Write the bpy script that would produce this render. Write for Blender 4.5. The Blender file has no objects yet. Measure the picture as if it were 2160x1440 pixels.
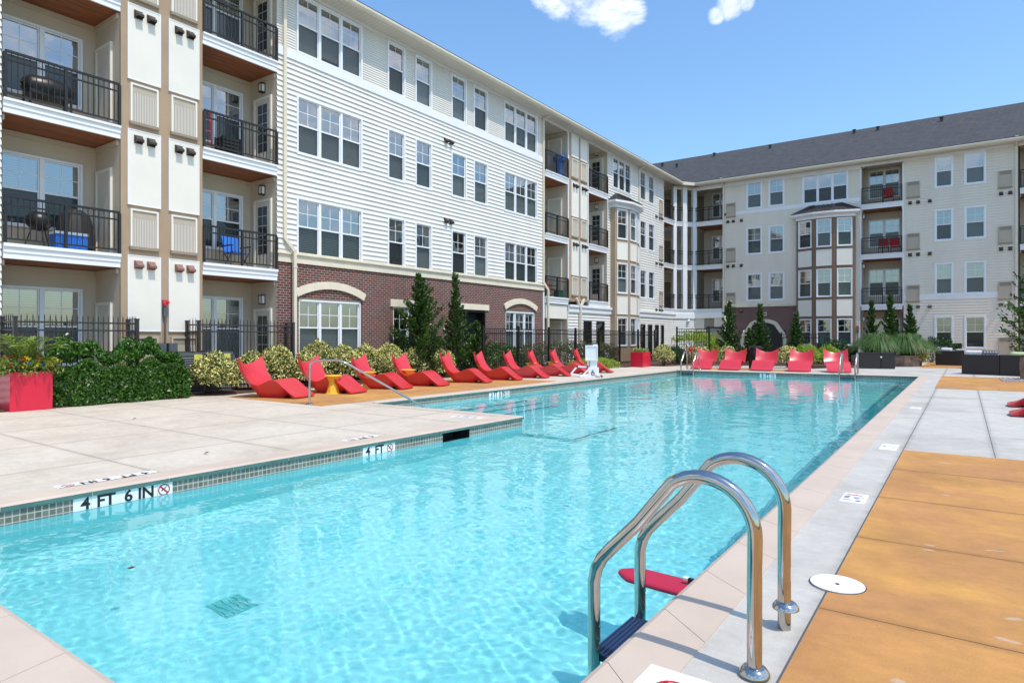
import bpy, math, random
import numpy as np
from mathutils import Vector, Matrix
R = math.radians
rnd = random.Random(7)
sc = bpy.context.scene
col = sc.collection

# ------------------------------------------------------------------ camera
cam = bpy.data.objects.new("camera", bpy.data.cameras.new("camera"))
col.objects.link(cam)
cam.location = (0, 0, 1.4)
cam.rotation_euler = (R(90), 0, R(35.25))
cam.data.sensor_width = 36
cam.data.lens = 22.48
cam.data.shift_y = -0.0038
cam.data.clip_start = 0.05
cam.data.clip_end = 3000
sc.camera = cam

# ------------------------------------------------------------------ light
SUN_EL, SUN_AZ = R(63), R(-9)            # azimuth measured from +X towards +Y
sdir = Vector((math.cos(SUN_EL) * math.cos(SUN_AZ), math.cos(SUN_EL) * math.sin(SUN_AZ), math.sin(SUN_EL)))
sun = bpy.data.objects.new("sun", bpy.data.lights.new("sun", 'SUN'))
col.objects.link(sun)
sun.rotation_euler = sdir.to_track_quat('Z', 'Y').to_euler()
sun.data.energy = 3.9
sun.data.angle = R(0.53)
sun.data.color = (1.0, 0.925, 0.80)

w = bpy.data.worlds.new("World")
sc.world = w
w.use_nodes = True
nt = w.node_tree
for n in list(nt.nodes):
    nt.nodes.remove(n)
def N(t, kind, **kw):
    n = t.nodes.new(kind)
    for k, v in kw.items():
        setattr(n, k, v)
    return n
out = N(nt, 'ShaderNodeOutputWorld')
bg = N(nt, 'ShaderNodeBackground')
sky = N(nt, 'ShaderNodeTexSky', sky_type='NISHITA', sun_disc=False, sun_elevation=SUN_EL,
        sun_rotation=R(90) - SUN_AZ, air_density=1.5, dust_density=1.0, ozone_density=1.5, altitude=50)
bg.inputs['Strength'].default_value = 0.15
tc = N(nt, 'ShaderNodeTexCoord')
mp = N(nt, 'ShaderNodeMapping')
mp.inputs['Scale'].default_value = (1, 1, 1.9)
noi = N(nt, 'ShaderNodeTexNoise')
noi.inputs['Scale'].default_value = 13.0
noi.inputs['Detail'].default_value = 9
noi.inputs['Roughness'].default_value = 0.7
noi.inputs['Distortion'].default_value = 0.7
L = nt.links.new
L(tc.outputs['Generated'], mp.inputs['Vector'])
L(mp.outputs['Vector'], noi.inputs['Vector'])
def vdir(az, el):
    return (math.cos(R(el)) * math.cos(R(az)), math.cos(R(el)) * math.sin(R(az)), math.sin(R(el)))
nrm = N(nt, 'ShaderNodeVectorMath', operation='NORMALIZE')
L(tc.outputs['Generated'], nrm.inputs[0])
mask = None
# cumulus puffs: azimuth (from +X), elevation, angular radius, squash
CL = [(120.9, 28.2, 2.2), (118.2, 27.9, 2.6), (116.0, 26.6, 2.2), (122.6, 28.2, 1.3), (114.4, 26.5, 1.2), (106.4, 26.1, 1.25), (105.1, 26.2, .8), (107.5, 25.6, .8),
      (20, 30, 15), (38, 22, 16), (-5, 40, 14), (52, 36, 13), (60, 21, 12), (-30, 28, 12), (35, 48, 14), (72, 27, 7), (-70, 30, 12), (-95, 22, 14), (-120, 30, 12)]
for az, el, rad in CL:
    d = N(nt, 'ShaderNodeVectorMath', operation='DOT_PRODUCT')
    L(nrm.outputs[0], d.inputs[0])
    d.inputs[1].default_value = vdir(az, el)
    mr = N(nt, 'ShaderNodeMapRange', interpolation_type='SMOOTHSTEP')
    mr.inputs['From Min'].default_value = math.cos(R(rad * 1.25))
    mr.inputs['From Max'].default_value = math.cos(R(rad * 0.15))
    L(d.outputs['Value'], mr.inputs['Value'])
    if mask is None:
        mask = mr.outputs[0]
    else:
        mx = N(nt, 'ShaderNodeMath', operation='MAXIMUM')
        L(mask, mx.inputs[0]); L(mr.outputs[0], mx.inputs[1])
        mask = mx.outputs[0]
ad = N(nt, 'ShaderNodeMath', operation='ADD')
L(noi.outputs['Fac'], ad.inputs[0])
ms = N(nt, 'ShaderNodeMath', operation='MULTIPLY')
L(mask, ms.inputs[0]); ms.inputs[1].default_value = 0.55
L(ms.outputs[0], ad.inputs[1])
th = N(nt, 'ShaderNodeMapRange', interpolation_type='SMOOTHSTEP')
th.inputs['From Min'].default_value = 0.74
th.inputs['From Max'].default_value = 1.30
L(ad.outputs[0], th.inputs['Value'])
gt = N(nt, 'ShaderNodeMath', operation='MULTIPLY')
L(th.outputs[0], gt.inputs[0]); gt.inputs[1].default_value = 0.97
tint = N(nt, 'ShaderNodeMix', data_type='RGBA', blend_type='MULTIPLY')
tint.inputs[0].default_value = 1.0
L(sky.outputs[0], tint.inputs[6])
tint.inputs[7].default_value = (.96, 1.26, 1.56, 1)
mixc = N(nt, 'ShaderNodeMix', data_type='RGBA')
L(gt.outputs[0], mixc.inputs[0])
L(tint.outputs[2], mixc.inputs[6])
mixc.inputs[7].default_value = (10.2, 10.4, 10.8, 1)
L(mixc.outputs[2], bg.inputs['Color'])
L(bg.outputs[0], out.inputs['Surface'])

sc.view_settings.view_transform = 'Standard'
sc.view_settings.look = 'None'
sc.view_settings.exposure = -0.12
sc.view_settings.gamma = 1.0
sc.cycles.max_bounces = 10
sc.cycles.transparent_max_bounces = 16
sc.cycles.sample_clamp_indirect = 6.0
sc.cycles.use_denoising = True
try:
    sc.cycles.denoiser = 'OPENIMAGEDENOISE'
except Exception:
    pass

# ------------------------------------------------------------------ mesh helper
class Fr:
    """a wall frame: s along the wall, d out of it, z up"""
    def __init__(self, o, t, n):
        self.o, self.t, self.n = Vector(o), Vector(t).normalized(), Vector(n).normalized()
    def __call__(self, p):
        return self.o + self.t * p[0] + self.n * p[1] + Vector((0, 0, p[2]))
    def shift(self, d):
        return Fr(self.o + self.n * d, self.t, self.n)

class MB:
    def __init__(self, fr=None):
        self.v, self.f, self.m, self.fr, self.sm = [], [], [], fr, False
    def pt(self, p):
        self.v.append(tuple(self.fr(p)) if self.fr else tuple(p))
        return len(self.v) - 1
    def face(self, pts, m=0):
        self.f.append([self.pt(p) for p in pts]); self.m.append(m)
    def idx(self, ids, m=0):
        self.f.append(list(ids)); self.m.append(m)
    def box(self, a, b, m=0, top=None):
        x0, y0, z0 = a; x1, y1, z1 = b
        i = [self.pt(p) for p in ((x0, y0, z0), (x1, y0, z0), (x1, y1, z0), (x0, y1, z0), (x0, y0, z1), (x1, y0, z1), (x1, y1, z1), (x0, y1, z1))]
        for q, k in (((0, 3, 2, 1), m), ((4, 5, 6, 7), m if top is None else top), ((0, 1, 5, 4), m), ((1, 2, 6, 5), m), ((2, 3, 7, 6), m), ((3, 0, 4, 7), m)):
            self.idx([i[j] for j in q], k)
    def bar(self, a, b, wx, wy, m=0, up=(0, 0, 1)):
        a, b = Vector(a), Vector(b)
        d = (b - a).normalized()
        u = Vector(up)
        if abs(d.dot(u)) > .98: u = Vector((1, 0, 0))
        s = d.cross(u).normalized(); u = s.cross(d).normalized()
        P = []
        for c in (a, b):
            for i, j in ((-1, -1), (1, -1), (1, 1), (-1, 1)):
                P.append(self.pt(c + s * wx / 2 * i + u * wy / 2 * j))
        for q in ((0, 1, 2, 3), (7, 6, 5, 4), (0, 4, 5, 1), (1, 5, 6, 2), (2, 6, 7, 3), (3, 7, 4, 0)):
            self.idx([P[k] for k in q], m)
    def tube(self, pts, r, n=8, m=0, cap=True):
        pts = [Vector(p) for p in pts]
        rings = []
        up = Vector((0, 0, 1))
        prev = None
        for i, p in enumerate(pts):
            d = (pts[min(i + 1, len(pts) - 1)] - pts[max(i - 1, 0)]).normalized()
            if prev is None:
                a = d.cross(up)
                if a.length < 1e-3: a = d.cross(Vector((1, 0, 0)))
                a.normalize()
            else:
                a = (prev - d * prev.dot(d)).normalized()
            prev = a
            b = d.cross(a)
            rr = r[i] if isinstance(r, (list, tuple)) else r
            rings.append([self.pt(p + (a * math.cos(2 * math.pi * k / n) + b * math.sin(2 * math.pi * k / n)) * rr) for k in range(n)])
        for A, B in zip(rings, rings[1:]):
            for k in range(n):
                self.idx((A[k], A[(k + 1) % n], B[(k + 1) % n], B[k]), m)
        if cap:
            self.idx(rings[0][::-1], m); self.idx(rings[-1], m)
    def lathe(self, prof, c=(0, 0, 0), n=20, m=0, rot=0, cap=True):
        rings = [[self.pt((c[0] + r * math.cos(2 * math.pi * k / n + rot), c[1] + r * math.sin(2 * math.pi * k / n + rot), c[2] + z)) for k in range(n)] for r, z in prof]
        for A, B in zip(rings, rings[1:]):
            for k in range(n):
                self.idx((A[k], A[(k + 1) % n], B[(k + 1) % n], B[k]), m)
        if cap and prof[0][0] > 1e-4: self.idx(rings[0][::-1], m)
        if cap and prof[-1][0] > 1e-4: self.idx(rings[-1], m)
    def prism(self, poly, z0, z1, m=0, top=None):
        a = [self.pt((x, y, z0)) for x, y in poly]; b = [self.pt((x, y, z1)) for x, y in poly]
        k = len(poly)
        self.idx(a[::-1], m); self.idx(b, m if top is None else top)
        for i in range(k):
            self.idx((a[i], a[(i + 1) % k], b[(i + 1) % k], b[i]), m)
    def arch(self, s0, s1, zs, rise, band, d0, d1, m=0, n=16, fill=None):
        """segmental arch ring in the wall frame"""
        hw = (s1 - s0) / 2; c = (s0 + s1) / 2
        rad = (hw * hw + rise * rise) / (2 * rise); zc = zs + rise - rad
        a0 = math.asin(hw / rad)
        prev = None
        for i in range(n + 1):
            a = -a0 + 2 * a0 * i / n
            q = []
            for rr in (rad, rad + band):
                for d in (d0, d1):
                    q.append((c + rr * math.sin(a), d, zc + rr * math.cos(a)))
            if prev:
                p = prev
                self.face((p[1], q[1], q[3], p[3]), m); self.face((p[0], q[0], q[1], p[1]), m); self.face((p[2], p[3], q[3], q[2]), m)
            else:
                self.face((q[0], q[1], q[3], q[2]), m)
            prev = q
        self.face((prev[0], prev[2], prev[3], prev[1]), m)
    def build(self, name, mats, parent=None, smooth=False, auto=None):
        me = bpy.data.meshes.new(name)
        me.from_pydata(self.v, [], self.f)
        if not isinstance(mats, (list, tuple)): mats = [mats]
        for mt in mats: me.materials.append(mt)
        if any(self.m): me.polygons.foreach_set('material_index', self.m)
        if smooth or auto: me.polygons.foreach_set('use_smooth', [True] * len(me.polygons))
        me.update()
        if auto is not None:
            try: me.set_sharp_from_angle(angle=R(auto))
            except Exception: pass
        o = bpy.data.objects.new(name, me); col.objects.link(o)
        if parent is not None: attach(o, parent)
        return o

def attach(o, parent):
    o.parent = parent
    if parent.get('_w'):
        o.matrix_parent_inverse = Matrix.Translation(-Vector(parent.location))
def tag(o, label, cat, group=None):
    o['label'] = label; o['category'] = cat
    if group: o['group'] = group
    return o
def thing(name, label, cat, loc=(0, 0, 0), rz=0, group=None, world=False):
    o = bpy.data.objects.new(name, None); col.objects.link(o)
    o.empty_display_size = .2
    o.location = loc; o.rotation_euler = (0, 0, rz)
    if world: o['_w'] = 1
    return tag(o, label, cat, group)
def struct(o, kind='structure'):
    o['kind'] = kind
    return o
def dup(root, loc, rz, label, scale=None, group=None):
    r = root.copy(); col.objects.link(r)
    r.location = loc; r.rotation_euler = (0, 0, rz); r['label'] = label
    if scale is not None: r.scale = scale
    if group: r['group'] = group
    for ch in root.children:
        c = ch.copy(); col.objects.link(c); c.parent = r
        for g in ch.children:
            d = g.copy(); col.objects.link(d); d.parent = c
    return r

# ------------------------------------------------------------------ materials
def mat(name, rgb, rough=.6, metal=0, var=.0, vscale=3.0, bump=0, bscale=40, spec=.5, coat=0, vdetail=4, stretch=None):
    m = bpy.data.materials.new(name); m.use_nodes = True
    t = m.node_tree; b = t.nodes['Principled BSDF']
    b.inputs['Base Color'].default_value = (*rgb, 1)
    b.inputs['Roughness'].default_value = rough
    b.inputs['Metallic'].default_value = metal
    b.inputs['Specular IOR Level'].default_value = spec
    if coat: b.inputs['Coat Weight'].default_value = coat; b.inputs['Coat Roughness'].default_value = .08
    tcx = None
    if var or bump:
        tcx = N(t, 'ShaderNodeTexCoord')
        vec = tcx.outputs['Object']
        if stretch:
            mpn = N(t, 'ShaderNodeMapping'); mpn.inputs['Scale'].default_value = stretch
            t.links.new(vec, mpn.inputs['Vector']); vec = mpn.outputs[0]
    if var:
        n = N(t, 'ShaderNodeTexNoise'); n.inputs['Scale'].default_value = vscale; n.inputs['Detail'].default_value = vdetail
        n.inputs['Roughness'].default_value = .6
        t.links.new(vec, n.inputs['Vector'])
        r = N(t, 'ShaderNodeMapRange'); r.inputs['From Min'].default_value = .3; r.inputs['From Max'].default_value = .7
        r.inputs['To Min'].default_value = 1 - var; r.inputs['To Max'].default_value = 1 + var * .7
        t.links.new(n.outputs['Fac'], r.inputs['Value'])
        x = N(t, 'ShaderNodeMix', data_type='RGBA', blend_type='MULTIPLY'); x.inputs[0].default_value = 1
        x.inputs[6].default_value = (*rgb, 1); t.links.new(r.outputs[0], x.inputs[7])
        t.links.new(x.outputs[2], b.inputs['Base Color'])
    if bump:
        n2 = N(t, 'ShaderNodeTexNoise'); n2.inputs['Scale'].default_value = bscale; n2.inputs['Detail'].default_value = 5
        t.links.new(vec, n2.inputs['Vector'])
        bp = N(t, 'ShaderNodeBump'); bp.inputs['Strength'].default_value = bump; bp.inputs['Distance'].default_value = .01
        t.links.new(n2.outputs['Fac'], bp.inputs['Height']); t.links.new(bp.outputs[0], b.inputs['Normal'])
    return m

def leaf_mat(name, a, b_, rough=.4, trans=.25, lo=0, hi=0):
    m = bpy.data.materials.new(name); m.use_nodes = True
    t = m.node_tree; b = t.nodes['Principled BSDF']
    g = N(t, 'ShaderNodeNewGeometry')
    r = N(t, 'ShaderNodeValToRGB')
    r.color_ramp.elements[0].color = (*a, 1); r.color_ramp.elements[1].color = (*b_, 1)
    if hi: r.color_ramp.elements[1].position = hi; r.color_ramp.elements[0].position = lo
    t.links.new(g.outputs['Random Per Island'], r.inputs[0])
    t.links.new(r.outputs[0], b.inputs['Base Color'])
    b.inputs['Roughness'].default_value = rough
    tr = N(t, 'ShaderNodeBsdfTranslucent'); t.links.new(r.outputs[0], tr.inputs[0])
    mx = N(t, 'ShaderNodeMixShader'); mx.inputs[0].default_value = trans
    t.links.new(b.outputs[0], mx.inputs[1]); t.links.new(tr.outputs[0], mx.inputs[2])
    t.links.new(mx.outputs[0], t.nodes['Material Output'].inputs[0])
    return m

def brick_mat(name, c1, c2, mortar, vec='L', sx=1.0, bw=.215, rh=.075, ms=.011, rough=.85, bump=.3, off=.5):
    m = bpy.data.materials.new(name); m.use_nodes = True
    t = m.node_tree; b = t.nodes['Principled BSDF']; b.inputs['Roughness'].default_value = rough
    tcx = N(t, 'ShaderNodeTexCoord'); sp = N(t, 'ShaderNodeSeparateXYZ'); cb = N(t, 'ShaderNodeCombineXYZ')
    t.links.new(tcx.outputs['Object'], sp.inputs[0])
    a = N(t, 'ShaderNodeMath', operation='ADD'); t.links.new(sp.outputs[0], a.inputs[0]); t.links.new(sp.outputs[1], a.inputs[1])
    t.links.new(a.outputs[0], cb.inputs[0]); t.links.new(sp.outputs[2], cb.inputs[1])
    k = N(t, 'ShaderNodeTexBrick'); k.offset = off
    k.inputs['Color1'].default_value = (*c1, 1); k.inputs['Color2'].default_value = (*c2, 1); k.inputs['Mortar'].default_value = (*mortar, 1)
    k.inputs['Scale'].default_value = 1; k.inputs['Mortar Size'].default_value = ms; k.inputs['Mortar Smooth'].default_value = .15
    k.inputs['Brick Width'].default_value = bw; k.inputs['Row Height'].default_value = rh; k.inputs['Bias'].default_value = 0
    t.links.new(cb.outputs[0], k.inputs['Vector'])
    n = N(t, 'ShaderNodeTexNoise'); n.inputs['Scale'].default_value = 5; t.links.new(tcx.outputs['Object'], n.inputs['Vector'])
    r = N(t, 'ShaderNodeMapRange'); r.inputs['To Min'].default_value = .7; r.inputs['To Max'].default_value = 1.3
    t.links.new(n.outputs['Fac'], r.inputs['Value'])
    x = N(t, 'ShaderNodeMix', data_type='RGBA', blend_type='MULTIPLY'); x.inputs[0].default_value = 1
    t.links.new(k.outputs['Color'], x.inputs[6]); t.links.new(r.outputs[0], x.inputs[7])
    t.links.new(x.outputs[2], b.inputs['Base Color'])
    bp = N(t, 'ShaderNodeBump'); bp.inputs['Strength'].default_value = bump; bp.inputs['Distance'].default_value = .01; bp.invert = True
    t.links.new(k.outputs['Fac'], bp.inputs['Height']); t.links.new(bp.outputs[0], b.inputs['Normal'])
    return m

def slab_mat(name, rgb, lines_x=(), lines_y=(), lw=.008, jcol=(.12, .11, .1), var=.16, blot=None, speck=0):
    """concrete with blotches and saw-cut joints at fixed world X / Y"""
    m = mat(name, rgb, .85, var=var, vscale=1.1, bump=.25, bscale=90, vdetail=9)
    t = m.node_tree; b = t.nodes['Principled BSDF']
    src = b.inputs['Base Color'].links[0].from_socket
    tcx = N(t, 'ShaderNodeTexCoord')
    if blot:
        n = N(t, 'ShaderNodeTexNoise'); n.inputs['Scale'].default_value = .55; n.inputs['Detail'].default_value = 7; n.inputs['Distortion'].default_value = .6
        n.inputs['Roughness'].default_value = .62
        t.links.new(tcx.outputs['Object'], n.inputs['Vector'])
        r = N(t, 'ShaderNodeMapRange'); r.inputs['From Min'].default_value = .4; r.inputs['From Max'].default_value = .66
        t.links.new(n.outputs['Fac'], r.inputs['Value'])
        x = N(t, 'ShaderNodeMix', data_type='RGBA'); t.links.new(r.outputs[0], x.inputs[0])
        t.links.new(src, x.inputs[6]); x.inputs[7].default_value = (*blot, 1)
        src = x.outputs[2]
    if speck:
        n = N(t, 'ShaderNodeTexVoronoi'); n.inputs['Scale'].default_value = 2.3
        mpn = N(t, 'ShaderNodeMapping'); mpn.inputs['Scale'].default_value = (1, 2.2, 1)
        n3 = N(t, 'ShaderNodeTexNoise'); n3.inputs['Scale'].default_value = 6
        t.links.new(tcx.outputs['Object'], n3.inputs['Vector'])
        xm = N(t, 'ShaderNodeMix', data_type='RGBA'); xm.inputs[0].default_value = .12
        t.links.new(tcx.outputs['Object'], xm.inputs[6]); t.links.new(n3.outputs['Color'], xm.inputs[7])
        t.links.new(xm.outputs[2], mpn.inputs['Vector']); t.links.new(mpn.outputs[0], n.inputs['Vector'])
        r = N(t, 'ShaderNodeMapRange'); r.inputs['From Min'].default_value = .10; r.inputs['From Max'].default_value = .05
        t.links.new(n.outputs['Distance'], r.inputs['Value'])
        f = N(t, 'ShaderNodeMath', operation='MULTIPLY'); f.inputs[1].default_value = speck
        t.links.new(r.outputs[0], f.inputs[0])
        x = N(t, 'ShaderNodeMix', data_type='RGBA'); t.links.new(f.outputs[0], x.inputs[0])
        t.links.new(src, x.inputs[6]); x.inputs[7].default_value = (.55, .5, .44, 1)
        src = x.outputs[2]
    for sc_, st_, amt in ((11, (.8, 1.25, 1), .07), (4, (1, 1, 1), .08), (150, (1, 1, 1), .08)):
        mpn = N(t, 'ShaderNodeMapping'); mpn.inputs['Scale'].default_value = st_
        n = N(t, 'ShaderNodeTexNoise'); n.inputs['Scale'].default_value = sc_; n.inputs['Detail'].default_value = 8; n.inputs['Roughness'].default_value = .7
        t.links.new(tcx.outputs['Object'], mpn.inputs['Vector']); t.links.new(mpn.outputs[0], n.inputs['Vector'])
        r = N(t, 'ShaderNodeMapRange'); r.inputs['From Min'].default_value = .32; r.inputs['From Max'].default_value = .68
        r.inputs['To Min'].default_value = 1 - amt; r.inputs['To Max'].default_value = 1 + amt
        t.links.new(n.outputs['Fac'], r.inputs['Value'])
        x = N(t, 'ShaderNodeMix', data_type='RGBA', blend_type='MULTIPLY'); x.inputs[0].default_value = 1
        t.links.new(src, x.inputs[6]); t.links.new(r.outputs[0], x.inputs[7]); src = x.outputs[2]
    sp = N(t, 'ShaderNodeSeparateXYZ'); t.links.new(tcx.outputs['Object'], sp.inputs[0])
    grime = N(t, 'ShaderNodeTexNoise'); grime.inputs['Scale'].default_value = 9; grime.inputs['Detail'].default_value = 6
    t.links.new(tcx.outputs['Object'], grime.inputs['Vector'])
    for ax, vals in ((0, lines_x), (1, lines_y)):
        for v in vals:
            d = N(t, 'ShaderNodeMath', operation='SUBTRACT'); t.links.new(sp.outputs[ax], d.inputs[0]); d.inputs[1].default_value = v
            a_ = N(t, 'ShaderNodeMath', operation='ABSOLUTE'); t.links.new(d.outputs[0], a_.inputs[0])
            r = N(t, 'ShaderNodeMapRange', interpolation_type='SMOOTHSTEP'); r.inputs['From Min'].default_value = .0; r.inputs['From Max'].default_value = .07; r.inputs['To Min'].default_value = .5; r.inputs['To Max'].default_value = 0
            t.links.new(a_.outputs[0], r.inputs['Value'])
            q = N(t, 'ShaderNodeMath', operation='MULTIPLY'); t.links.new(r.outputs[0], q.inputs[0]); t.links.new(grime.outputs['Fac'], q.inputs[1])
            x = N(t, 'ShaderNodeMix', data_type='RGBA'); t.links.new(q.outputs[0], x.inputs[0]); t.links.new(src, x.inputs[6]); x.inputs[7].default_value = (*jcol, 1); src = x.outputs[2]
    acc = None
    for ax, vals in ((0, lines_x), (1, lines_y)):
        for v in vals:
            c = N(t, 'ShaderNodeMath', operation='COMPARE'); t.links.new(sp.outputs[ax], c.inputs[0])
            c.inputs[1].default_value = v; c.inputs[2].default_value = lw / 2
            if acc is None: acc = c.outputs[0]
            else:
                q = N(t, 'ShaderNodeMath', operation='MAXIMUM'); t.links.new(acc, q.inputs[0]); t.links.new(c.outputs[0], q.inputs[1]); acc = q.outputs[0]
    if acc is not None:
        x = N(t, 'ShaderNodeMix', data_type='RGBA'); t.links.new(acc, x.inputs[0])
        t.links.new(src, x.inputs[6]); x.inputs[7].default_value = (*jcol, 1)
        src = x.outputs[2]
    t.links.new(src, b.inputs['Base Color'])
    return m

def glass_mat(name, tintc=(.84, .91, .91), f=1.0):
    """window pane: clear sheet whose reflection grows at grazing angles"""
    m = bpy.data.materials.new(name); m.use_nodes = True
    t = m.node_tree
    for n in list(t.nodes):
        if n.type == 'BSDF_PRINCIPLED': t.nodes.remove(n)
    o = t.nodes['Material Output']
    tr = N(t, 'ShaderNodeBsdfTransparent'); tr.inputs[0].default_value = (*tintc, 1)
    gl = N(t, 'ShaderNodeBsdfGlossy'); gl.inputs['Roughness'].default_value = .015
    tcx = N(t, 'ShaderNodeTexCoord')
    n = N(t, 'ShaderNodeTexNoise'); n.inputs['Scale'].default_value = 1.3; n.inputs['Detail'].default_value = 1
    t.links.new(tcx.outputs['Object'], n.inputs['Vector'])
    bp = N(t, 'ShaderNodeBump'); bp.inputs['Strength'].default_value = .12; bp.inputs['Distance'].default_value = .03
    t.links.new(n.outputs['Fac'], bp.inputs['Height']); t.links.new(bp.outputs[0], gl.inputs['Normal'])
    fr = N(t, 'ShaderNodeFresnel'); fr.inputs['IOR'].default_value = 3.0
    mu = N(t, 'ShaderNodeMath', operation='MULTIPLY'); mu.inputs[1].default_value = f; mu.use_clamp = True
    t.links.new(fr.outputs[0], mu.inputs[0])
    mx = N(t, 'ShaderNodeMixShader')
    t.links.new(mu.outputs[0], mx.inputs[0]); t.links.new(tr.outputs[0], mx.inputs[1]); t.links.new(gl.outputs[0], mx.inputs[2])
    t.links.new(mx.outputs[0], o.inputs[0])
    return m

def screen_mat(name):
    m = bpy.data.materials.new(name); m.use_nodes = True
    t = m.node_tree; b = t.nodes['Principled BSDF']
    b.inputs['Base Color'].default_value = (.02, .024, .026, 1); b.inputs['Roughness'].default_value = .35
    tr = N(t, 'ShaderNodeBsdfTransparent'); mx = N(t, 'ShaderNodeMixShader'); mx.inputs[0].default_value = .45
    t.links.new(tr.outputs[0], mx.inputs[1]); t.links.new(b.outputs[0], mx.inputs[2])
    t.links.new(mx.outputs[0], t.nodes['Material Output'].inputs[0])
    return m

def stripe_mat(name, rgb, dark, freq, axis=2, rough=.6, duty=.35, vary=0):
    m = bpy.data.materials.new(name); m.use_nodes = True
    t = m.node_tree; b = t.nodes['Principled BSDF']; b.inputs['Roughness'].default_value = rough
    tcx = N(t, 'ShaderNodeTexCoord'); sp = N(t, 'ShaderNodeSeparateXYZ'); t.links.new(tcx.outputs['Object'], sp.inputs[0])
    mu = N(t, 'ShaderNodeMath', operation='MULTIPLY'); mu.inputs[1].default_value = freq; t.links.new(sp.outputs[axis], mu.inputs[0])
    fr = N(t, 'ShaderNodeMath', operation='FRACT'); t.links.new(mu.outputs[0], fr.inputs[0])
    c = N(t, 'ShaderNodeMath', operation='LESS_THAN'); c.inputs[1].default_value = duty; t.links.new(fr.outputs[0], c.inputs[0])
    x = N(t, 'ShaderNodeMix', data_type='RGBA'); t.links.new(c.outputs[0], x.inputs[0])
    x.inputs[6].default_value = (*rgb, 1); x.inputs[7].default_value = (*dark, 1)
    src = x.outputs[2]
    if vary:
        oi = N(t, 'ShaderNodeObjectInfo'); r = N(t, 'ShaderNodeMapRange'); r.inputs['To Min'].default_value = 1 - vary; r.inputs['To Max'].default_value = 1.1
        t.links.new(oi.outputs['Random'], r.inputs['Value'])
        y = N(t, 'ShaderNodeMix', data_type='RGBA', blend_type='MULTIPLY'); y.inputs[0].default_value = 1
        t.links.new(src, y.inputs[6]); t.links.new(r.outputs[0], y.inputs[7]); src = y.outputs[2]
    t.links.new(src, b.inputs['Base Color'])
    return m

M = {}
M['white_siding'] = mat('white_siding', (.76, .735, .69), .55, var=.06, vscale=1.1, stretch=(1, 1, .12))
M['fine_siding'] = mat('fine_siding', (.72, .69, .635), .55, var=.06, vscale=1.1, stretch=(1, 1, .12))
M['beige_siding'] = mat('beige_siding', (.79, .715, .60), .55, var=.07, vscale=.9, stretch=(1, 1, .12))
M['trim'] = mat('trim_white', (.82, .82, .83), .45, var=.04, vscale=1.4)
M['vinyl'] = mat('window_vinyl', (.83, .84, .86), .35)
M['cream'] = mat('cream_panel', (.80, .76, .67), .6, var=.04, vscale=1.2)
M['tan'] = mat('tan_board', (.40, .285, .185), .6, var=.1, vscale=1.2)
M['brown'] = mat('brown_board', (.20, .125, .075), .6, var=.1, vscale=1.5)
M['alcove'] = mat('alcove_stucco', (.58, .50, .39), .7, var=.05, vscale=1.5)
M['wood'] = mat('wood_soffit', (.30, .095, .032), .55, var=.45, vscale=2.2, stretch=(6, .6, 1))
M['belt'] = mat('limestone_belt', (.74, .665, .52), .75, var=.09, vscale=2.5, bump=.2)
M['gutter'] = mat('gutter_cream', (.72, .645, .51), .4, var=.05, vscale=1)
M['soffit'] = stripe_mat('soffit_vinyl', (.66, .62, .54), (.5, .47, .4), 6.0, axis=1, duty=.12)
M['shingle'] = brick_mat('roof_shingle', (.050, .051, .055), (.080, .080, .084), (.028, .028, .031), bw=.32, rh=.07, ms=.008, rough=.95)
M['brick'] = brick_mat('red_brick', (.085, .022, .019), (.145, .038, .030), (.31, .25, .215), ms=.011)
M['metal_roof'] = mat('standing_seam', (.085, .075, .07), .4, metal=.5, var=.3, vscale=4)
M['pane'] = glass_mat('window_glass', f=1.65)
M['pane_low'] = glass_mat('window_glass_low', f=.55)
M['screen'] = screen_mat('insect_screen')
M['blind'] = stripe_mat('blind_slats', (.86, .89, .87), (.55, .60, .58), 18, duty=.3, vary=.55)
M['blind_dk'] = stripe_mat('blind_dark', (.42, .47, .46), (.14, .165, .165), 18, duty=.4, vary=.6)
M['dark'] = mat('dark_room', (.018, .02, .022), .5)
M['black_metal'] = mat('black_metal', (.016, .014, .014), .38, var=.2, vscale=5)
M['bronze_metal'] = mat('bronze_metal', (.032, .027, .026), .4)
M['grille'] = stripe_mat('vent_louvre', (.66, .60, .52), (.30, .26, .22), 26, axis=1, duty=.45)
M['grille_r'] = mat('vent_panel', (.47, .40, .31), .6, var=.05)
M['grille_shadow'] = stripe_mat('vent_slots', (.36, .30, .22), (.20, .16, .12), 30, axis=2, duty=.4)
M['vent'] = mat('vent_hood', (.06, .045, .04), .5)
M['vent_red'] = mat('vent_hood_red', (.26, .13, .11), .5)
M['door'] = mat('door_paint', (.66, .60, .50), .45)
M['lamp_glass'] = mat('lamp_glass', (.85, .83, .78), .3)
M['red_plastic'] = mat('red_plastic', (.62, .022, .034), .34, var=.06, vscale=4, spec=.9)
M['red_planter'] = mat('red_planter', (.62, .010, .045), .22, spec=.6, var=.04)
M['yellow'] = mat('yellow_plastic', (.80, .44, .03), .45)
M['steel'] = mat('stainless', (.50, .48, .45), .07, metal=1, var=.08, vscale=12)
M['white_plastic'] = mat('white_plastic', (.82, .83, .84), .35)
M['wicker'] = mat('wicker', (.028, .022, .022), .55, bump=.9, bscale=60)
M['mulch'] = mat('mulch', (.095, .045, .03), .95, var=.6, vscale=22, bump=1.0, bscale=45)
M['stone'] = brick_mat('stacked_stone', (.20, .135, .10), (.34, .24, .19), (.06, .045, .04), bw=.36, rh=.15, ms=.02, bump=1)
M['blue'] = mat('blue_plastic', (.02, .16, .62), .4)
M['grey_metal'] = mat('grey_metal', (.12, .13, .14), .5, metal=.4)
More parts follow.
